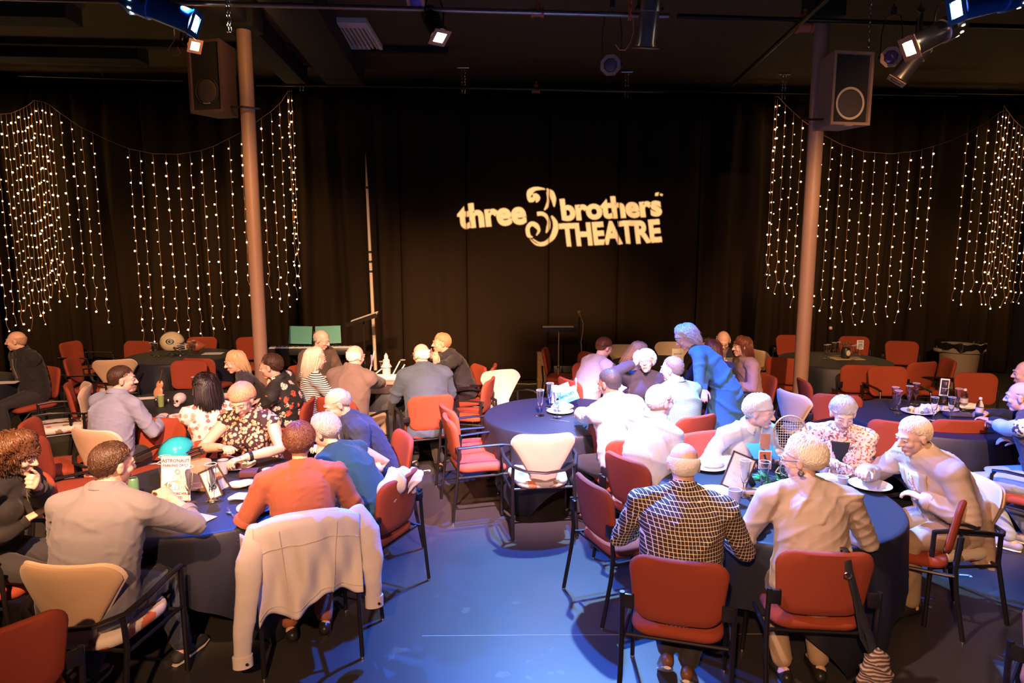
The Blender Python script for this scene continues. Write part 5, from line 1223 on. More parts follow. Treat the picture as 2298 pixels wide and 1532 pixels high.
for px, py, lab in ((560, 918, 'flute behind the strawberry-haired head'), (438, 886, 'flute behind the dark bob'), (446, 892, 'second flute behind the dark bob')): flute(px, py, lab, 'flutes on the skull table', 1.2)
for px, py, lab in ((905, 846, 'flute at the right of the pale centrepiece'), (858, 850, 'flute at the left of the pale centrepiece')): flute(px, py, lab, 'flutes on the centrepiece table', 1.3)
def plate(px, py, r, label, food=None, seed=0, z=.755, kind='plate'):
    p = W(px, py, z); t = thing('dinner_plate', label, 'plate', p)
    b = MB(); b.lathe([(r * .6, 0), (r * .65, .004), (r, .018), (r, .021), (r * .68, .010), (.001, .009)], n=36); b.build('dish', WHITE, t)
    if food:
        rg = random.Random(seed); t2 = thing('food_portion', food[0], 'food', p + V((0, 0, .010)))
        for m, n, s in food[1]:
            b = MB()
            for k in range(n):
                a = rg.random() * 6.28; rr = rg.random() * r * .55; b.ell((rr * math.cos(a), rr * math.sin(a), s * .6), (s * rg.uniform(.7, 1.3), s * rg.uniform(.6, 1.1), s * rg.uniform(.5, .9)), Matrix.Rotation(rg.random() * 3, 3, 'Z'), 8, 6)
            b.build('morsel', m, t2)
    return t
GRN = mat('salad_green', (.12, .22, .05), .6); MEAT = mat('roast_brown', (.28, .12, .06), .6); BUN = mat('ham_pink', (.75, .30, .22), .5); PASTA = mat('pale_food', (.75, .66, .55), .6)
FD = [(GRN, 5, .018), (MEAT, 5, .022), (PASTA, 6, .016)]
plate(532, 1047, .135, 'white plate of food in front of the person cutting', ('half-eaten meal on the plate being cut', FD), 1)
plate(577, 1142, .12, 'white plate with pink ham beside the rust top', ('slice of pink ham and salad', [(BUN, 2, .032), (GRN, 4, .018)]), 2)
plate(1590, 1050, .13, 'white plate left of the framed sheet'); plate(1610, 1110, .135, 'white plate before the checked shirt with crumpled napkin'); plate(1952, 1092, .135, 'empty white plate near the beige sleeve'); plate(1870, 1062, .12, 'white plate before the woven jacket')
plate(2060, 926, .15, 'white plate heaped with food on the two-bottle table', ('heap of pale food and bread', [(PASTA, 12, .032), (GRN, 3, .02), (BUN, 3, .025)]), 4); plate(1257, 925, .13, 'white plate on the middle table'); plate(402, 938, .12, 'plate of food before the person with the dark bob', ('slice of food on the plate', [(BUN, 3, .02), (MEAT, 3, .018)]), 6)
plate(2120, 920, .12, 'second white plate on the two-bottle table', ('small leftover food on a plate', [(PASTA, 5, .02)]), 7)
def cup(px, py, label, r=.036, h=.085, m=None, z=.755, rim=True):
    p = W(px, py, z); t = thing('drinking_cup', label, 'cup', p); m = m or mat('frosted_cup', (.62, .56, .66), .3, trans=.3)
    b = MB(); b.lathe([(r * .75, 0), (r, h), (r * .93, h), (r * .72, .01), (.001, .008)], n=24); b.build('cup_body', m, t)
    if rim: b = MB(); b.tube([(r * math.cos(a), r * math.sin(a), h) for a in [2 * math.pi * i / 24 for i in range(24)]], .002, 6, closed=True); b.build('rim', BLACKP if rim == 2 else WHITE, t)
    return t
cup(502, 1062, 'cup with a dark band behind the leaning cards', .040, .10, None, rim=2); cup(1648, 1128, 'frosted white cup before the checked shirt', .042, .088); cup(580, 1105, 'short tumbler beside the rust top', .04, .07); cup(1890, 1092, 'clear tumbler before the woven jacket', .036, .07); cup(362, 912, 'green drinking glass of the person in the pale blue shirt', .034, .12, mat('green_drink', (.25, .30, .10), .2))
cup(1848, 1070, 'small cup behind the white-blonde head', .035, .08)
# soda can
p = W(301, 1112, .755); t = thing('soda_can', 'green and silver can beside the grey shirt', 'can', p); b = MB(); b.lathe([(.024, 0), (.033, .008), (.033, .108), (.026, .12), (.024, .118)], n=24); b.build('can_body', mat('green_can', (.25, .55, .25), .3, .5), t); b = MB(); b.lathe([(.025, .116), (.025, .119)], n=20); b.build('lid', STEEL, t)
# parking sign
def text_mesh(body, size, M, m, name, parent, off=.0, ext=.0008, align='CENTER'):
    c = bpy.data.curves.new('t', 'FONT'); c.body = body; c.size = size; c.offset = off; c.extrude = ext; c.align_x = align; c.resolution_u = 3
    o = bpy.data.objects.new('t', c); COL.objects.link(o); dg = bpy.context.evaluated_depsgraph_get()
    me = bpy.data.meshes.new_from_object(o.evaluated_get(dg)); bpy.data.objects.remove(o); me.name = name
    me.transform(M); me.materials.clear(); me.materials.append(m); o = bpy.data.objects.new(name, me); COL.objects.link(o); o.parent = parent; return o
INK = mat('rust_ink', (.30, .06, .03), .6); LINE = mat('brown_line', (.55, .28, .2), .6)
c = W(394, 1124, .765); t = thing('parking_sign', 'white tin sign reading astronaut parking only on the front left table', 'sign', c, R(8)); t.rotation_euler = (R(-10), 0, R(2))
SW, SH_ = .185, .285
b = MB(); b.box((0, 0, SH_ / 2), (SW, .003, SH_), bev=.001); b.build('plate', mat('sign_white', (.85, .80, .76), .4), t)
b = MB()
for (x, z, w, h) in ((0, .004, SW, .004), (0, SH_ - .004, SW, .004), (-SW / 2 + .002, SH_ / 2, .004, SH_), (SW / 2 - .002, SH_ / 2, .004, SH_)): b.box((x, -.002, z), (w, .001, h))
b.build('border', LINE, t)
TXR = Matrix.Rotation(R(90), 4, 'X')
for s_, sz, z, x in (('ASTRONAUT', .0290, .245, 0), ('PARKING ONLY', .0225, .217, 0), ('VIOLATORS WILL', .0215, .040, 0), ('BE FINED', .0215, .016, 0)): text_mesh(s_, sz, Matrix.Translation((x, -.0025, z)) @ TXR, INK, 'lettering', t, .0006)
def line(pts, w=.0013): 
    b.tube([(x, -.0025, z) for x, z in pts], w, 4)
b = MB()
circ = lambda cx, cz, r, n=20: [(cx + r * math.cos(2 * math.pi * k / n), cz + r * math.sin(2 * math.pi * k / n)) for k in range(n + 1)]
line(circ(.012, .185, .020)); line(circ(.012, .185, .013), .003); line([(-.006, .168), (-.016, .150), (-.022, .128), (.030, .124), (.034, .150), (.028, .168)]); line([(.030, .150), (.050, .166), (.056, .160), (.036, .138)]); line([(-.014, .140), (-.004, .128), (.010, .132), (.020, .128)])
line([(-.070, .105), (-.052, .120), (-.01, .124), (.030, .112), (.042, .092), (.022, .074), (-.02, .072), (-.05, .086), (-.070, .105)]); line(circ(-.035, .100, .010), .0016); line(circ(-.035, .100, .005), .003)
line([(.040, .112), (.062, .124), (.056, .108), (.072, .100), (.054, .094), (.064, .076), (.042, .084)]); line([(.0, .122), (-.002, .074)]); line([(.024, .114), (.018, .074)])
b.build('rocket_drawing', LINE, t)
b = MB(); b.add([(-.072, -.0028, .105), (-.050, -.0028, .121), (-.052, -.0028, .089)], [(0, 1, 2)]); b.build('rocket_nose', mat('rocket_orange', (.7, .2, .06), .6), t)
# helmets
def helmet(px, py, z, rz, label, shell, sc, mask, ear):
    p = W(px, py, z); t = thing('football_helmet', label, 'helmet', p, R(rz)); t.scale = (sc,) * 3
    b = MB(); U, Wn = 40, 22; vs = []
    for i in range(Wn + 1):
        ph = math.pi * i / Wn * .80
        for k in range(U):
            th = 2 * math.pi * k / U; x = .115 * math.sin(ph) * math.cos(th); y = .135 * math.sin(ph) * math.sin(th); zz = .125 * math.cos(ph) + .125
            f = max(0, math.sin(th))
            if zz < .125: y -= f * f * f * .09 * min(1, (.125 - zz) / .05)
            vs.append((x, y, zz))
    b.add(vs, [(i * U + k, i * U + (k + 1) % U, (i + 1) * U + (k + 1) % U, (i + 1) * U + k) for i in range(Wn) for k in range(U)]); o = b.build('shell', shell, t); o.modifiers.new('t', 'SOLIDIFY').thickness = .006
    b = MB()
    for zz in (.045, .075, .10): b.tube([(-.10, .05, zz), (-.075, .125, zz - .01), (0, .165, zz - .015), (.075, .125, zz - .01), (.10, .05, zz)], .006, 8)
    for k in (-1, 1): b.tube([(k * .05, .148, .09), (k * .05, .15, .03)], .006, 8)
    b.build('face_mask', mask, t)
    b = MB(); b.tube([(0, .135 * math.sin(a) if False else .137 * math.cos(a), .125 + .127 * math.sin(a)) for a in [R(20 + 140 * k / 16) for k in range(17)]], [(.014, .002)] * 17, 8, side=(1, 0, 0)); b.build('centre_stripe', ear, t)
    for k in (-1, 1):
        b = MB(); b.lathe([(.014, -.003), (.014, .003)], (k * .105, .03, .065), 12, Matrix.Rotation(R(90), 3, 'Y')); b.build('ear_hole', BLACKP, t)
    return t
hm = helmet(388, 790, .76, -70, 'gold football helmet with an oval G emblem on the far left table', mat('gold_shell', (.82, .70, .42), .22, coat=1.), 1.25, WHITE, mat('green_stripe', (.05, .12, .06), .4))
# oval emblem on the shell side (conforms to the shell)
def ovalpatch(rx, rz_, off, m, name, a0=0):
    b = MB(); n = 36
    def S_(u, w):
        x = rx * u; z = .02 + rz_ * w; y = -.01 + x
        yy = max(-.99, min(.99, (y) / .135)); zz = z / .125; q = math.sqrt(max(.01, 1 - yy * yy - zz * zz)); return V(((.115 * q + off), y, z + .125))
    vs = [S_(0, 0)]; 
    for r_ in (.33, .66, 1.): vs += [S_(r_ * math.cos(2 * math.pi * k / n), r_ * math.sin(2 * math.pi * k / n)) for k in range(n)]
    fs = [(0, 1 + k, 1 + (k + 1) % n) for k in range(n)] + [(1 + j * n + k, 1 + (j + 1) * n + k, 1 + (j + 1) * n + (k + 1) % n, 1 + j * n + (k + 1) % n) for j in (0, 1) for k in range(n)]
    b.add(vs, fs); b.build(name, m, hm)
    return S_
ovalpatch(.055, .040, .006, mat('emblem_white', (.85, .82, .75), .4), 'emblem_border'); ovalpatch(.048, .034, .0075, mat('emblem_green', (.03, .08, .04), .4), 'emblem_oval')
S_ = ovalpatch(.001, .001, .0, WHITE, 'emblem_centre')
b = MB(); b.tube([V(((.115 * math.sqrt(max(.01, 1 - ((-.01 + x) / .135) ** 2 - ((.02 + z) / .125) ** 2)) + .009), -.01 + x, .145 + z)) for x, z in [(.026 * math.cos(R(a)), .022 * math.sin(R(a))) for a in range(45, 330, 15)] + [(.022, -.002), (.004, -.002)]], .0045, 6); b.build('emblem_letter', mat('emblem_white', (.85, .82, .75), .4), hm)
helmet(416, 1048, .87, -62, 'turquoise toy football helmet on the front left table', mat('turquoise_shell', (.03, .42, .52), .15, coat=1.), .88, BLACKP, mat('dark_teal_stripe', (.01, .12, .18), .3))
hm2 = [o for o in bpy.data.objects if o.get('label', '').startswith('turquoise toy')][0]; hm2.rotation_euler = (R(22), R(-14), R(-62))
# cap/board base below it
c = W(442, 1088, .755); t = thing('wooden_stand', 'stepped wooden stand beneath the turquoise helmet', 'stand', c, R(-8))
b = MB(); b.box((0, 0, .010), (.30, .22, .02), bev=.003); b.build('base_board', mat('pale_wood', (.62, .42, .26), .5), t); b = MB(); b.lathe([(.11, .02), (.11, .045), (.10, .05), (.10, .16), (.001, .17)], n=32); b.build('drum', mat('warm_wood', (.50, .30, .18), .5), t)
def card(px, py, z, w, h, rz, tiltx, tilty, label, m, name='card', cat='card', dark=None, art=None):
    p = W(px, py, z); t = thing(name, label, cat, p, R(rz)); t.rotation_euler = (R(tiltx), R(tilty), R(rz))
    b = MB(); b.box((0, 0, h / 2), (w, .003, h), bev=.0008); b.build('sheet', m, t)
    if dark:
        b = MB(); f = .010
        for (x, z_, ww, hh) in ((0, f / 2, w + f, f), (0, h - f / 2, w + f, f), (-w / 2, h / 2, f, h), (w / 2, h / 2, f, h)): b.box((x, -.003, z_), (ww, .014, hh), bev=.002)
        b.build('frame', dark, t)
    if art:
        for (x, z_, ww, hh, mm) in art:
            b = MB(); b.box((x * w, -.0025, z_ * h), (ww * w, .002, hh * h)); b.build('print', mm, t)
    return t
INKB = mat('black_ink', (.03, .03, .04), .6); SKYP = mat('pale_blue_print', (.45, .6, .75), .6)
t = card(487, 1118, .76, .085, .20, 6, -14, -24, 'blue-white leaning card in a dark frame right of the parking sign', PAPER, dark=DARKW, art=[(0, .45, .7, .25, SKYP)]); text_mesh('Ab', .05, Matrix.Translation((.0, -.005, .06)) @ TXR, INKB, 'lettering', t)
t = card(503, 1100, .76, .09, .17, 14, -10, -28, 'second leaning framed card behind the blue-white one', PAPER, dark=DARKW, art=[(0, .6, .8, .3, mat('rust_print', (.5, .2, .1), .6))])
t = card(1642, 1098, .765, .155, .245, -8, -16, 22, 'framed white sheet tilted on the front right table', mat('sheet_white', (.86, .80, .82), .5), 'framed_sheet', 'picture frame', dark=DARKW)
for z, w_ in ((.17, .05), (.15, .03), (.11, .08), (.10, .07), (.06, .03)):
    b = MB(); b.box((0, -.0025, z), (w_, .001, .0025)); b.build('print_line', mat('faint_ink', (.6, .5, .55), .6), t)
t = card(1716, 1052, .87, .085, .125, -4, -4, 0, 'orange photo card held upright on the front right table', PAPER, 'photo_card', 'card', art=[(0, .5, .86, .88, mat('card_orange', (.55, .15, .07), .6)), (.1, .62, .45, .12, PAPER), (-.1, .80, .5, .05, PAPER)])
b = MB(); b.ell((.01, -.005, .036), (.024, .002, .022)); b.tube([(.012, -.005, .05), (.0, -.005, .075), (-.006, -.005, .10)], .007, 6); b.build('print_figure', INKB, t)
b = MB(); b.tube([(0, .003, .0), (0, .004, -.11)], .0025, 6); b.build('holder_wire', STEEL, t)
t = card(1930, 762 + 22, .86, .10, .135, 2, -3, 0, 'white sign card standing on the candle table', PAPER, 'sign_card', 'card', art=[(0, .86, .7, .06, INKB), (0, .72, .75, .05, INKB), (0, .5, .62, .18, mat('blue_print', (.2, .25, .5), .6)), (.05, .3, .7, .05, INKB), (0, .15, .5, .05, INKB)])
b = MB(); b.tube([(0, 0, 0), (0, 0, -.09)], .002, 5); b.build('holder_wire', STEEL, t)
t = card(2117, 888, .90, .085, .17, -6, -4, 4, 'white-bordered dark photo strip above a flute on the two-bottle table', PAPER, 'photo_card', 'card', art=[(0, .5, .76, .84, INKB), (0, .72, .45, .18, mat('lilac_print', (.45, .35, .55), .6)), (-.1, .34, .2, .2, BUN), (.14, .32, .16, .24, BUN)])
t = card(1521, 812, .80, .16, .18, 5, -4, 0, 'white reserved sign standing on the rear table', PAPER, 'reserved_sign', 'sign'); text_mesh('RESERVED', .026, Matrix.Translation((0, -.003, .10)) @ TXR, INKB, 'lettering', t); text_mesh('PL', .035, Matrix.Translation((0, -.003, .05)) @ TXR, INKB, 'lettering', t)
# teal leaflet bundle on the middle table
c = W(1282, 906, .80); t = thing('leaflet_bundle', 'teal and white leaflets leaning in the middle table centrepiece', 'leaflet', c, R(-20))
t1 = MB(); t1.grid(lambda u, v: V(((u - .5) * .20, -.02 * math.sin(u * 3.1), .02 + v * .14)), 10, 4); o = t1.build('cover', mat('teal_print', (.12, .55, .62), .5), t); o.modifiers.new('t', 'SOLIDIFY').thickness = .004; t.rotation_euler = (R(-14), R(-24), R(-8))
text_mesh('MINDSET', .036, Matrix.Translation((0, -.027, .085)) @ TXR, mat('dark_teal_ink', (.01, .14, .18), .6), 'lettering', t, .001); text_mesh('mains', .028, Matrix.Translation((.02, -.027, .045)) @ TXR, mat('dark_teal_ink', (.01, .14, .18), .6), 'lettering', t)
b = MB(); b.grid(lambda u, v: V((-.04 + (u - .5) * .17, .015 + .03 * v, .10 + v * .12)), 6, 3); o = b.build('white_sheet', PAPER, t); o.modifiers.new('t', 'SOLIDIFY').thickness = .003
b = MB(); b.grid(lambda u, v: V((.09 + v * .05, .02 + (u - .5) * .1, .08 + v * .14)), 4, 3); o = b.build('folded_sheet', PAPER, t); o.modifiers.new('t', 'SOLIDIFY').thickness = .003
card(1241, 905, .76, .065, .19, 4, -4, 5, 'narrow white card standing on the middle table', PAPER)
def papers(px, py, w, h, rz, label, m=PAPER, z=.757, art=None):
    p = W(px, py, z); b = MB(); b.box((0, 0, .001), (w, h, .002)); o = b.build('paper_sheet', m); o.location = p; o.rotation_euler = (0, 0, R(rz)); tag(o, label, 'paper'); return o
papers(478, 793, .28, .20, 6, 'white sheet on the right of the helmet table'); papers(2092, 958, .28, .15, -14, 'white sheet at the front of the two-bottle table'); papers(2148, 948, .20, .13, -12, 'smaller white sheet beside the water bottle'); papers(15, 858, .25, .16, 10, 'pale sheet before the bald person in black')
o = papers(438, 1168, .15, .19, -22, 'pink printed leaflet at the front edge of the left table', mat('pink_leaflet', (.72, .42, .36), .6))
b = MB(); b.tube([(.03 * math.cos(a), .02 * math.sin(a), .003) for a in [2 * math.pi * k / 20 for k in range(20)]], .003, 5, closed=True); x = b.build('print_ring', INKB, o)
papers(1560, 1093, .12, .12, 20, 'small white card on the front right table beyond the checked shirt'); papers(1845, 1085, .26, .16, 30, 'white sheet between the plates behind the cream sweater'); papers(1258, 800, .2, .2, 0, 'faint sheet on the stage floor', z=.003) if False else None
papers(330, 893, .22, .12, 20, 'pale card lying at the back of the skull table')
# napkins
def napkin(px, py, s, label, m, seed, z=.76, h=.02, rz=0):
    p = W(px, py, z + h); t = MB(); t.ell((0, 0, 0), (s, s * .55, h)); me = remesh(t, .006, 2); folds(me, .012, 30, seed); o = link(me, 'folded_napkin', m, None); o.location = p; o.rotation_euler = (0, 0, R(rz)); tag(o, label, 'napkin')
NP = mat('pale_napkin', (.66, .52, .50), .8); WN = mat('white_napkin', (.82, .8, .8), .8)
napkin(548, 1083, .10, 'speckled pink napkin folded on the front left table', NP, 3, h=.022, rz=25); napkin(545, 1112, .09, 'rolled white napkin left of the ham plate', WN, 4, rz=30); napkin(1608, 1104, .10, 'crumpled white napkin on the plate before the checked shirt', WN, 5, h=.03); napkin(1855, 1072, .12, 'crumpled white napkin near the woven jacket', WN, 6, h=.03); napkin(1600, 1040, .08, 'white napkin behind the framed sheet', WN, 8, h=.03); napkin(1262, 912, .12, 'crumpled white cloth on the middle table', WN, 9, h=.045); napkin(2085, 915, .11, 'crumpled pale napkin on the two-bottle table', WN, 10, h=.045); napkin(2180, 912, .12, 'folded white paper behind the water bottles', WN, 11, h=.03); napkin(590, 1078, .07, 'white napkin by the tub on the front left table', WN, 12, h=.03)
# tub with letters
c = W(604, 1094, .755); t = thing('snack_tub', 'white tub with red letters near the rust top', 'tub', c, R(-5)); b = MB(); b.lathe([(.040, 0), (.046, .01), (.046, .085), (.036, .10), (.036, .11), (.040, .112), (.040, .13), (.036, .132)], n=28); b.build('tub_body', mat('tub_white', (.72, .60, .66), .35), t)
def wrap(me, r):
    for v in me.vertices: a = v.co.x / r; v.co = V((r * math.sin(a), -r * math.cos(a) + v.co.y * 0 - .0005, v.co.z))
o = text_mesh('Co', .055, Matrix.Translation((0, 0, .032)) @ TXR, mat('red_print', (.6, .06, .05), .5), 'lettering', t, .001); wrap(o.data, .047)
# dark box and spoons
c = W(560, 1066, .757); b = MB(); b.box((0, 0, .02), (.12, .10, .04), R(10), bev=.003); o = b.build('small_box', mat('maroon_box', (.10, .035, .04), .6)); o.location = c; tag(o, 'small dark maroon box at the middle of the front left table', 'box')
def cutlery(px, py, rz, kind, label, z=.758):
    p = W(px, py, z); t = thing('table_%s' % kind, label, kind, p, R(rz)); b = MB(); b.tube([(0, -.09, .003), (0, 0, .004), (0, .03, .004)], [(.005, .002), (.003, .002), (.003, .002)], 8, side=(1, 0, 0)); b.build('handle', STEEL, t)
    b = MB()
    if kind == 'fork':
        for k in (-1.5, -.5, .5, 1.5): b.tube([(k * .004, .045, .004), (k * .0045, .085, .006)], .0013, 5)
        b.tube([(0, .028, .004), (0, .048, .004)], [(.004, .002), (.009, .002)], 8, side=(1, 0, 0))
    elif kind == 'spoon': b.ell((0, .055, .005), (.014, .024, .004))
    else: b.tube([(0, .03, .004), (0, .11, .004)], [(.008, .001), (.004, .001)], 8, side=(1, 0, 0))
    b.build('head', STEEL, t)
cutlery(517, 1150, 35, 'fork', 'fork at the front of the ham plate'); cutlery(524, 1156, 50, 'spoon', 'spoon crossing the fork by the ham plate'); cutlery(1258, 944, 65, 'knife', 'knife by the hand of the person in the pale suit')
q = P['cutter']; a = q['root'].location; m = (q['Rm'] @ q['wr'][1]) + q['base']; m2 = (q['Rm'] @ q['wr'][-1]) + q['base']
t = thing('table_knife', 'knife held by the person cutting food', 'knife', m.lerp(m2, .45) + V((0, -.06, -.01)), math.atan2(m2.y - m.y, m2.x - m.x) - R(90)); b = MB(); b.tube([(0, -.09, 0), (0, .0, 0), (0, .12, 0)], [(.006, .003), (.008, .0015), (.004, .001)], 8, side=(1, 0, 0)); b.build('blade', STEEL, t)
# skull
c = W(405, 912, .755); t = thing('toy_skull', 'small pale skull ornament on the skull table', 'skull', c, R(160)); SKL = mat('bone', (.62, .50, .50), .5)
b = MB(); b.ell((0, 0, .085), (.055, .068, .058)); b.ell((0, .035, .05), (.036, .03, .035)); b.ell((0, .045, .022), (.028, .022, .018)); me = remesh(b, .005, 3); link(me, 'cranium', SKL, t)
b = MB(); [b.ell((k * .020, .056, .070), (.013, .012, .014)) for k in (-1, 1)]; b.ell((0, .064, .050), (.006, .006, .009)); b.build('sockets', BLACKP, t)
b = MB(); [b.box((k * .007, .064, .032), (.006, .005, .010), bev=.001) for k in (-2, -1, 0, 1, 2)]; b.build('teeth', WHITE, t)
# leather ball, football
c = W(417, 791, .76); t = thing('leather_football', 'brown football behind the gold helmet', 'ball', c + V((.10, .12, .085)), R(10)); b = MB(); b.tube([(-.14 + .28 * k / 16, 0, 0) for k in range(17)], [max(.004, .085 * math.sin(math.pi * k / 16) ** .8) for k in range(17)], 18); b.build('ball_skin', mat('football_leather', (.40, .12, .05), .5), t)
b = MB(); [b.box((-.04 + k * .016, -.078, .03), (.004, .012, .03)) for k in range(6)]; b.build('laces', WHITE, t)
# greenery around helmet base
def leaves(px, py, z, n, spread, m, label, seed, L=.09, up=.02):
    rg = random.Random(seed); p = W(px, py, z); b = MB()
    for k in range(n):
        a = rg.random() * 6.28; r0 = rg.random() * spread; x, y = r0 * math.cos(a), r0 * math.sin(a); a2 = rg.random() * 6.28; d = V((math.cos(a2), math.sin(a2), rg.uniform(-.1, up * 10))).normalized(); w = V((-d.y, d.x, 0)).normalized() * L * .28
        q0 = V((x, y, .01 + rg.random() * up)); vs = [q0, q0 + d * L * .5 + w + V((0, 0, .01)), q0 + d * L + V((0, 0, -.005)), q0 + d * L * .5 - w + V((0, 0, .01)), q0 + d * L * .5]
        b.add(vs, [(0, 1, 4), (1, 2, 4), (2, 3, 4), (3, 0, 4)])
    o = b.build('leaf_garland', m, None); o.location = p; o.modifiers.new('t', 'SOLIDIFY').thickness = .0015; tag(o, label, 'leaves'); o['kind'] = 'stuff'; return o
leaves(388, 797, .755, 40, .2, mat('dark_leaf', (.05, .09, .035), .5), 'dark green garland under the gold helmet', 1, .07)
leaves(1722, 1092, .76, 9, .05, mat('bright_leaf', (.05, .30, .06), .4), 'bright green leaves in the front right centrepiece', 2, .11, .05)
# wire diamond centrepiece
c = W(1768, 1088, .76); t = thing('wire_diamond', 'black and gold faceted terrarium frame beside the leaves', 'centrepiece', c); GD = mat('brass_wire', (.75, .5, .2), .3, .8)
r1 = [V((.09 * math.cos(a), .09 * math.sin(a), .09)) for a in [R(60 * k) for k in range(6)]]; tp = V((0, 0, .20)); bt = [V((.045 * math.cos(a), .045 * math.sin(a), .003)) for a in [R(60 * k) for k in range(6)]]
b = MB()
for k in range(6): j = (k + 1) % 6; b.tube([r1[k], r1[j]], .003, 5); b.tube([r1[k], tp], .003, 5); b.tube([r1[k], bt[k]], .003, 5); b.tube([bt[k], bt[j]], .003, 5)
b.build('wire_frame', GD, t); b = MB(); b.add([p * .96 for p in r1] + [p for p in bt], [(k, (k + 1) % 6, 6 + (k + 1) % 6, 6 + k) for k in range(6)]); b.build('panels', BLACKP, t, False)
# racquet
c = W(1771, 1010, .86); t = thing('wooden_racquet', 'round wooden racquet with strings between two people at the right', 'racquet', c + V((0, 0, .13)), R(-8)); t.rotation_euler = (R(-8), 0, R(-8))
b = MB(); b.tube([(.118 * math.cos(a), 0, .13 * math.sin(a)) for a in [2 * math.pi * k / 40 for k in range(40)]], (.006, .009), 8, closed=True); b.build('hoop', mat('honey_wood', (.62, .38, .2), .4), t)
b = MB()
for k in range(-6, 7):
    u = k / 7; h = math.sqrt(1 - u * u)
    b.tube([(.118 * u, .001, -.13 * h), (.118 * u, .001, .13 * h)], .0016, 4); b.tube([(-.118 * h, -.001, .13 * u), (.118 * h, -.001, .13 * u)], .0016, 4)
b.build('strings', mat('string', (.65, .5, .35), .5), t); b = MB(); b.tube([(0, 0, -.13), (0, 0, -.24)], .013, 8); b.build('shaft', mat('honey_wood', (.62, .38, .2), .4), t)
# blue folder held
t = card(1722, 1030, .90, .24, .13, 24, -50, 8, 'blue folder lying open before the white-haired person', mat('blue_card', (.08, .30, .62), .5), 'blue_folder', 'folder'); t = card(1716, 1008, .95, .07, .11, 0, -8, 4, 'tan patterned card behind the orange photo card', mat('tan_card', (.50, .22, .12), .6))
# mic-like dark bottle
p = W(1690, 1088, .77); t = thing('dark_bottle', 'dark bottle leaning beside the framed sheet', 'bottle', p); t.rotation_euler = (R(8), R(-32), 0); b = MB(); b.lathe([(.02, 0), (.022, .01), (.022, .09), (.012, .12), (.011, .16), (.001, .162)], n=18); b.build('bottle_body', BLACKP, t); b = MB(); b.lathe([(.012, .145), (.012, .165)], n=14); b.build('cap', DARKW, t)
p = W(1700, 1106, .757); b = MB(); b.box((0, 0, .011), (.20, .08, .022), R(-6), bev=.003); o = b.build('wooden_block', mat('pale_wood', (.62, .42, .26), .5)); o.location = p; tag(o, 'pale wooden block under the green leaves', 'block')
# bottles
def bottle(px, py, label):
    p = W(px, py, .755); t = thing('water_bottle', label, 'bottle', p, 0, 'water bottles'); b = MB(); b.lathe([(.028, 0), (.032, .01), (.032, .05), (.030, .055), (.032, .06), (.032, .13), (.028, .16), (.012, .185), (.012, .20)], n=22); b.build('bottle_body', GLASS, t)
    b = MB(); b.lathe([(.014, .195), (.014, .215), (.001, .216)], n=18); b.build('cap', WHITE, t); b = MB(); b.lathe([(.0328, .075), (.0328, .12)], n=22); b.build('label_band', mat('bottle_label', (.6, .55, .6), .5), t)
bottle(2162, 920, 'farther water bottle on the right table'); bottle(2196, 942, 'nearer water bottle beside the white sleeve')
for px, py, lab in ((2150, 932, 'flat dark tray beside the bottles'),):
    p = W(px, py, .757); b = MB(); b.box((0, 0, .012), (.24, .10, .024), R(-8), bev=.004); o = b.build('flat_box', mat('dark_tray', (.10, .08, .11), .4)); o.location = p; tag(o, lab, 'box')
# pale model centrepiece
c = W(868, 858, .755); t = thing('model_ship', 'pale model structure with mast standing as a centrepiece among seated people', 'centrepiece', c); t.scale = (1.35,) * 3; MW = mat('model_white', (.80, .66, .68), .5)
b = MB(); b.box((0, 0, .012), (.42, .20, .024), bev=.004); b.build('base', mat('pink_base', (.55, .25, .22), .5), t)
b = MB(); b.tube([(-.17, 0, .06), (-.08, 0, .045), (.08, 0, .045), (.17, 0, .07)], [(.02, .02), (.05, .03), (.05, .03), (.02, .02)], 12); b.build('hull', MW, t)
b = MB(); b.lathe([(.035, .07), (.035, .13), (.05, .14), (.03, .17), (.03, .20), (.018, .21), (.018, .235), (.003, .26)], n=8); b.build('tower', MW, t)
b = MB()
for x0, x1, z in ((-.15, -.10, .28), (-.12, .02, .17), (.10, .16, .16), (.05, .12, .19)): b.tube([(x0, -.02, .06), (x1, 0, z)], .006, 6)
b.build('masts', MW, t); b = MB(); b.box((-.12, -.03, .20), (.012, .012, .10)); b.build('flag', mat('purple_print', (.25, .2, .45), .5), t)
for dx, w_, h_, lab in ((.20, .10, .12, 'white card leaning right of the pale centrepiece'), (.30, .08, .15, 'dark-edged card right of the pale centrepiece')):
    t = thing('card', lab, 'card', c + V((dx * 1.2, -.02, 0)), R(6)); b = MB(); b.box((0, 0, h_ / 2), (w_, .003, h_)); b.build('sheet', PAPER, t)
# dark centrepiece on candle table
c = W(1897, 804, .755); t = thing('black_vase', 'dark vase with white oval and dried stems on the candle table', 'centrepiece', c); b = MB(); b.lathe([(.05, 0), (.06, .02), (.065, .10), (.05, .15), (.055, .16), (.001, .15)], n=24); b.build('vase_body', BLACKP, t)
b = MB(); b.ell((.01, -.058, .085), (.032, .012, .042)); b.build('oval_label', mat('cream_label', (.7, .58, .42), .5), t)
b = MB(); rg = random.Random(2)
for k in range(22): a = rg.random() * 6.28; r_ = rg.random() * .07; b.ell((r_ * math.cos(a), r_ * math.sin(a), .17 + rg.random() * .07), (.016, .016, .012), None, 8, 6)
b.build('dried_heads', mat('dried_brown', (.16, .09, .05), .6), t)
b = MB(); b.box((.02, 0, -.0), (.42, .24, .008), bev=.002); o = b.build('mirror_tile', mat('pale_tile', (.55, .42, .28), .3)); o.location = c + V((0, 0, .001)); tag(o, 'pale tile under the dark vase', 'tile')
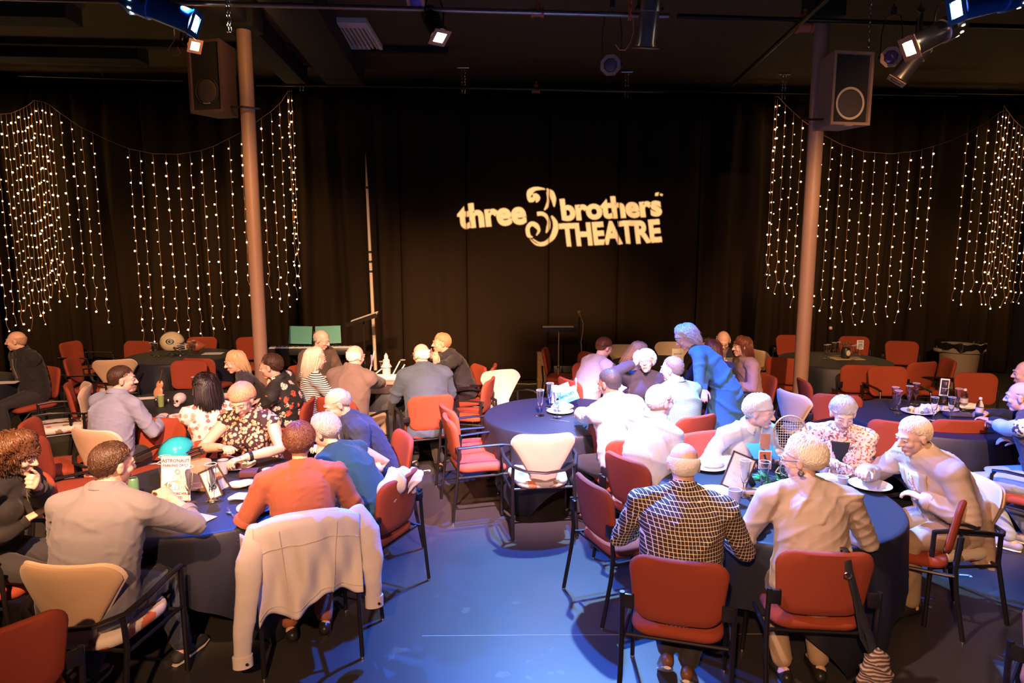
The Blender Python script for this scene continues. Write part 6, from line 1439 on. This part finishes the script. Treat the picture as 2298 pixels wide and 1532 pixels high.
# candle ball above
c = W(1878, 800, .755); t = thing('globe_lamp', 'thin stand with a small glowing pink globe on the candle table', 'lamp', c + V((0, .25, 0))); b = MB(); b.tube([(0, 0, 0), (0, 0, .36)], .004, 6); b.lathe([(.04, 0), (.04, .006)], n=18); b.build('stand', BLACKM, t); b = MB(); b.ell((0, 0, .385), (.026,) * 3); b.build('globe', mat('pink_globe', (.75, .5, .42), .3), t)
# instrument-like leaf shapes on skull table
c = W(352, 895, .76); t = thing('small_violin', 'small wooden violin propped at the back of the skull table', 'violin', c, R(20)); t.rotation_euler = (R(-12), R(10), 0); b = MB(); b.ell((0, 0, .07), (.05, .016, .065)); b.ell((0, 0, .15), (.038, .015, .05)); me = remesh(b, .005, 3); link(me, 'violin_body', mat('violin_varnish', (.55, .26, .12), .3), t); b = MB(); b.box((0, -.01, .24), (.014, .01, .14)); b.build('neck', DARKW, t)
b = MB(); rg = random.Random(8); c = W(375, 905, .757); t = thing('trinket_pile', 'glossy dark trinkets beside the skull', 'ornaments', c)
for k in range(6): b = MB(); b.ell((rg.uniform(-.1, .08), rg.uniform(-.05, .05), .03), (rg.uniform(.015, .03), .02, rg.uniform(.02, .035))); b.build('trinket', BLACKP if k % 2 else STEEL, t)

# ---------------------------------------------------------------- garments and bag
DW = mat('white_denim', (.78, .70, .66), .75, bump=(240, .3))
M = CJ.matrix_basis.copy() if False else Matrix.Translation(CJ.location) @ Matrix.Rotation(CJ.rotation_euler.z, 4, 'Z')
t = thing('denim_jacket', 'white denim jacket draped over the chair behind the rust top', 'jacket'); t.matrix_world = M; t.location = CJ.location; t.rotation_euler = CJ.rotation_euler
def jk(u, v):   # u across -1..1, v down the back 0..1 (v<0 in front of the back)
    x = .27 * u * (1.06 - .04 * max(v, 0)); ed = abs(u)
    topz = .90 - .055 * ed ** 3
    if v < 0: return V((x, -.20 + .02 * ed + .03 * v, topz + v * .25 - .0))
    z = topz - .47 * v + .07 * u * v + .02 * math.sin(u * 6) * v; y = -.335 - .04 * math.sin(u * 4.5 + 1 + 1.5 * v) * v - .026 * math.sin(u * 9 + 5 * v) * v - .010 * math.sin(u * 17 - 6 * v) * v ** .5 - .05 * v + .05 * ed ** 2
    if v < .08: q = v / .08; y = -.22 + (y + .22) * math.sin(q * math.pi / 2); z = topz + .012 * math.sin(q * math.pi)
    return V((x, y, z))
b = MB(); b.grid(lambda a, c: jk(a * 2 - 1, -.5 + 1.5 * c), 48, 48); o = b.build('back_panel', DW, t, angle=80); o.modifiers.new('t', 'SOLIDIFY').thickness = .006
b = MB()
for u in (-.55, .55): b.tube([jk(u * (1 - .25 * v), v) + V((0, -.006, 0)) for v in [k / 12 for k in range(1, 13)]], .0022, 5)
b.tube([jk(u, .92) + V((0, -.006, 0)) for u in [k / 12 - 1 for k in range(25)]], .0022, 5); b.tube([jk(u, .27) + V((0, -.006, 0)) for u in [k / 12 - 1 for k in range(25)]], .0022, 5); b.build('seam', mat('denim_seam', (.66, .57, .54), .8), t)
b = MB(); b.tube([V((-.17, -.225, .885)), V((-.09, -.262, .900)), V((0, -.275, .903)), V((.09, -.262, .900)), V((.17, -.225, .885))], [(.008, .012), (.010, .018), (.011, .020), (.010, .018), (.008, .012)], 10); b.build('collar', DW, t)
for k, pts in ((-1, [(-.26, -.24, .84), (-.31, -.31, .70), (-.33, -.37, .52), (-.36, -.38, .33), (-.37, -.37, .17)]), (1, [(.27, -.22, .86), (.335, -.26, .74), (.345, -.30, .60), (.34, -.33, .46), (.345, -.32, .34)])):
    b = MB(); b.caps(pts, [(.060, .035), (.070, .040), (.062, .036), (.052, .032), (.046, .028)], 18, side=(1, 0, 0)); me = remesh(b, .009, 2); folds(me, .006, 9, 40 + k); link(me, 'sleeve', DW, t)
    b = MB(); e = V(pts[-1]); b.tube([e + V((0, 0, .035)), e - V((0, 0, .03))], [(.052, .034), (.052, .034)], 18, side=(1, 0, 0)); cf_ = b.build('cuff', DW, t); b = MB(); b.lathe([(.008, 0), (.008, .004)], e + V((.02, -.037, 0)), 10, Matrix.Rotation(R(90), 3, 'X')); b.build('button', BLACKM, cf_)
b = MB(); b.grid(lambda u, v: V((-.335 - .02 * u, -.20 + .16 * u - .02 * v, .80 - .34 * v - .05 * u)), 8, 14); o = b.build('front_panel', DW, t); o.modifiers.new('t', 'SOLIDIFY').thickness = .006
for k in range(3): b = MB(); b.lathe([(.009, 0), (.009, .004)], (-.362, -.06, .72 - .1 * k), 10, Matrix.Rotation(R(-90), 3, 'Y')); b.build('button', BLACKM, t)
# pale garment on the teal person's chair
q = P['tealdress']; f = V((-math.sin(R(q['heading'])), math.cos(R(q['heading'])), 0)); c = q['base'] + f * (.115 - .30) + V((0, 0, .80))
b = MB(); b.ell((0, 0, .04), (.20, .07, .07)); b.ell((.10, -.03, -.03), (.10, .06, .10)); b.ell((-.12, .02, -.01), (.08, .06, .09)); me = remesh(b, .010, 2); folds(me, .05, 18, 77); o = link(me, 'cardigan', mat('pale_garment', (.78, .66, .56), .8), None); o.location = c; o.rotation_euler = (0, 0, R(q['heading'])); tag(o, 'pale cream cardigan bunched over the teal person chair back', 'cardigan')
# handbag on the cream sweater's chair
M = Matrix.Translation(CBG.location) @ Matrix.Rotation(CBG.rotation_euler.z, 4, 'Z'); t = thing('shoulder_bag', 'striped woven shoulder bag hanging from the chair of the cream sweater', 'handbag'); t.location = CBG.location; t.rotation_euler = CBG.rotation_euler
b = MB(); b.ell((.225, -.37, .25), (.085, .05, .17)); b.ell((.235, -.37, .15), (.105, .055, .11)); me = remesh(b, .009, 2); folds(me, .018, 26, 9); link(me, 'bag_body', pat('woven_bag', bagweave), t)
b = MB(); b.tube([(.10, -.20, .86), (.085, -.275, .875), (.09, -.305, .80), (.15, -.315, .60), (.20, -.34, .46), (.225, -.36, .36)], [(.018, .003)] * 6, 8, side=(1, 0, 0)); b.tube([(.11, -.31, .74), (.17, -.325, .45), (.30, -.34, .22)], [(.012, .003)] * 3, 8, side=(1, 0, 0)); b.build('strap', BLACKP, t)
b = MB(); b.tube([(.085 + .018 * math.cos(a), -.312, .765 + .016 * math.sin(a)) for a in [2 * math.pi * k / 12 for k in range(12)]], .003, 5, closed=True); b.build('buckle', STEEL, t)
# dark strap on red chair
# cigarette-thin stick and small floor tape
for px, py, rz, lab in ((1970 + 195, 1290, -10, 'small white tape mark on the blue floor at the right'), (958, 1055, 20, 'small white tape mark on the floor left of the pink-lit armchair')):
    p = W(px, py, .002); b = MB(); b.box((0, 0, 0), (.07, .018, .002), R(rz)); b.box((.03, -.015, 0), (.018, .03, .002), R(rz)); o = b.build('tape_mark', PAPER); o.location = p; tag(o, lab, 'tape')
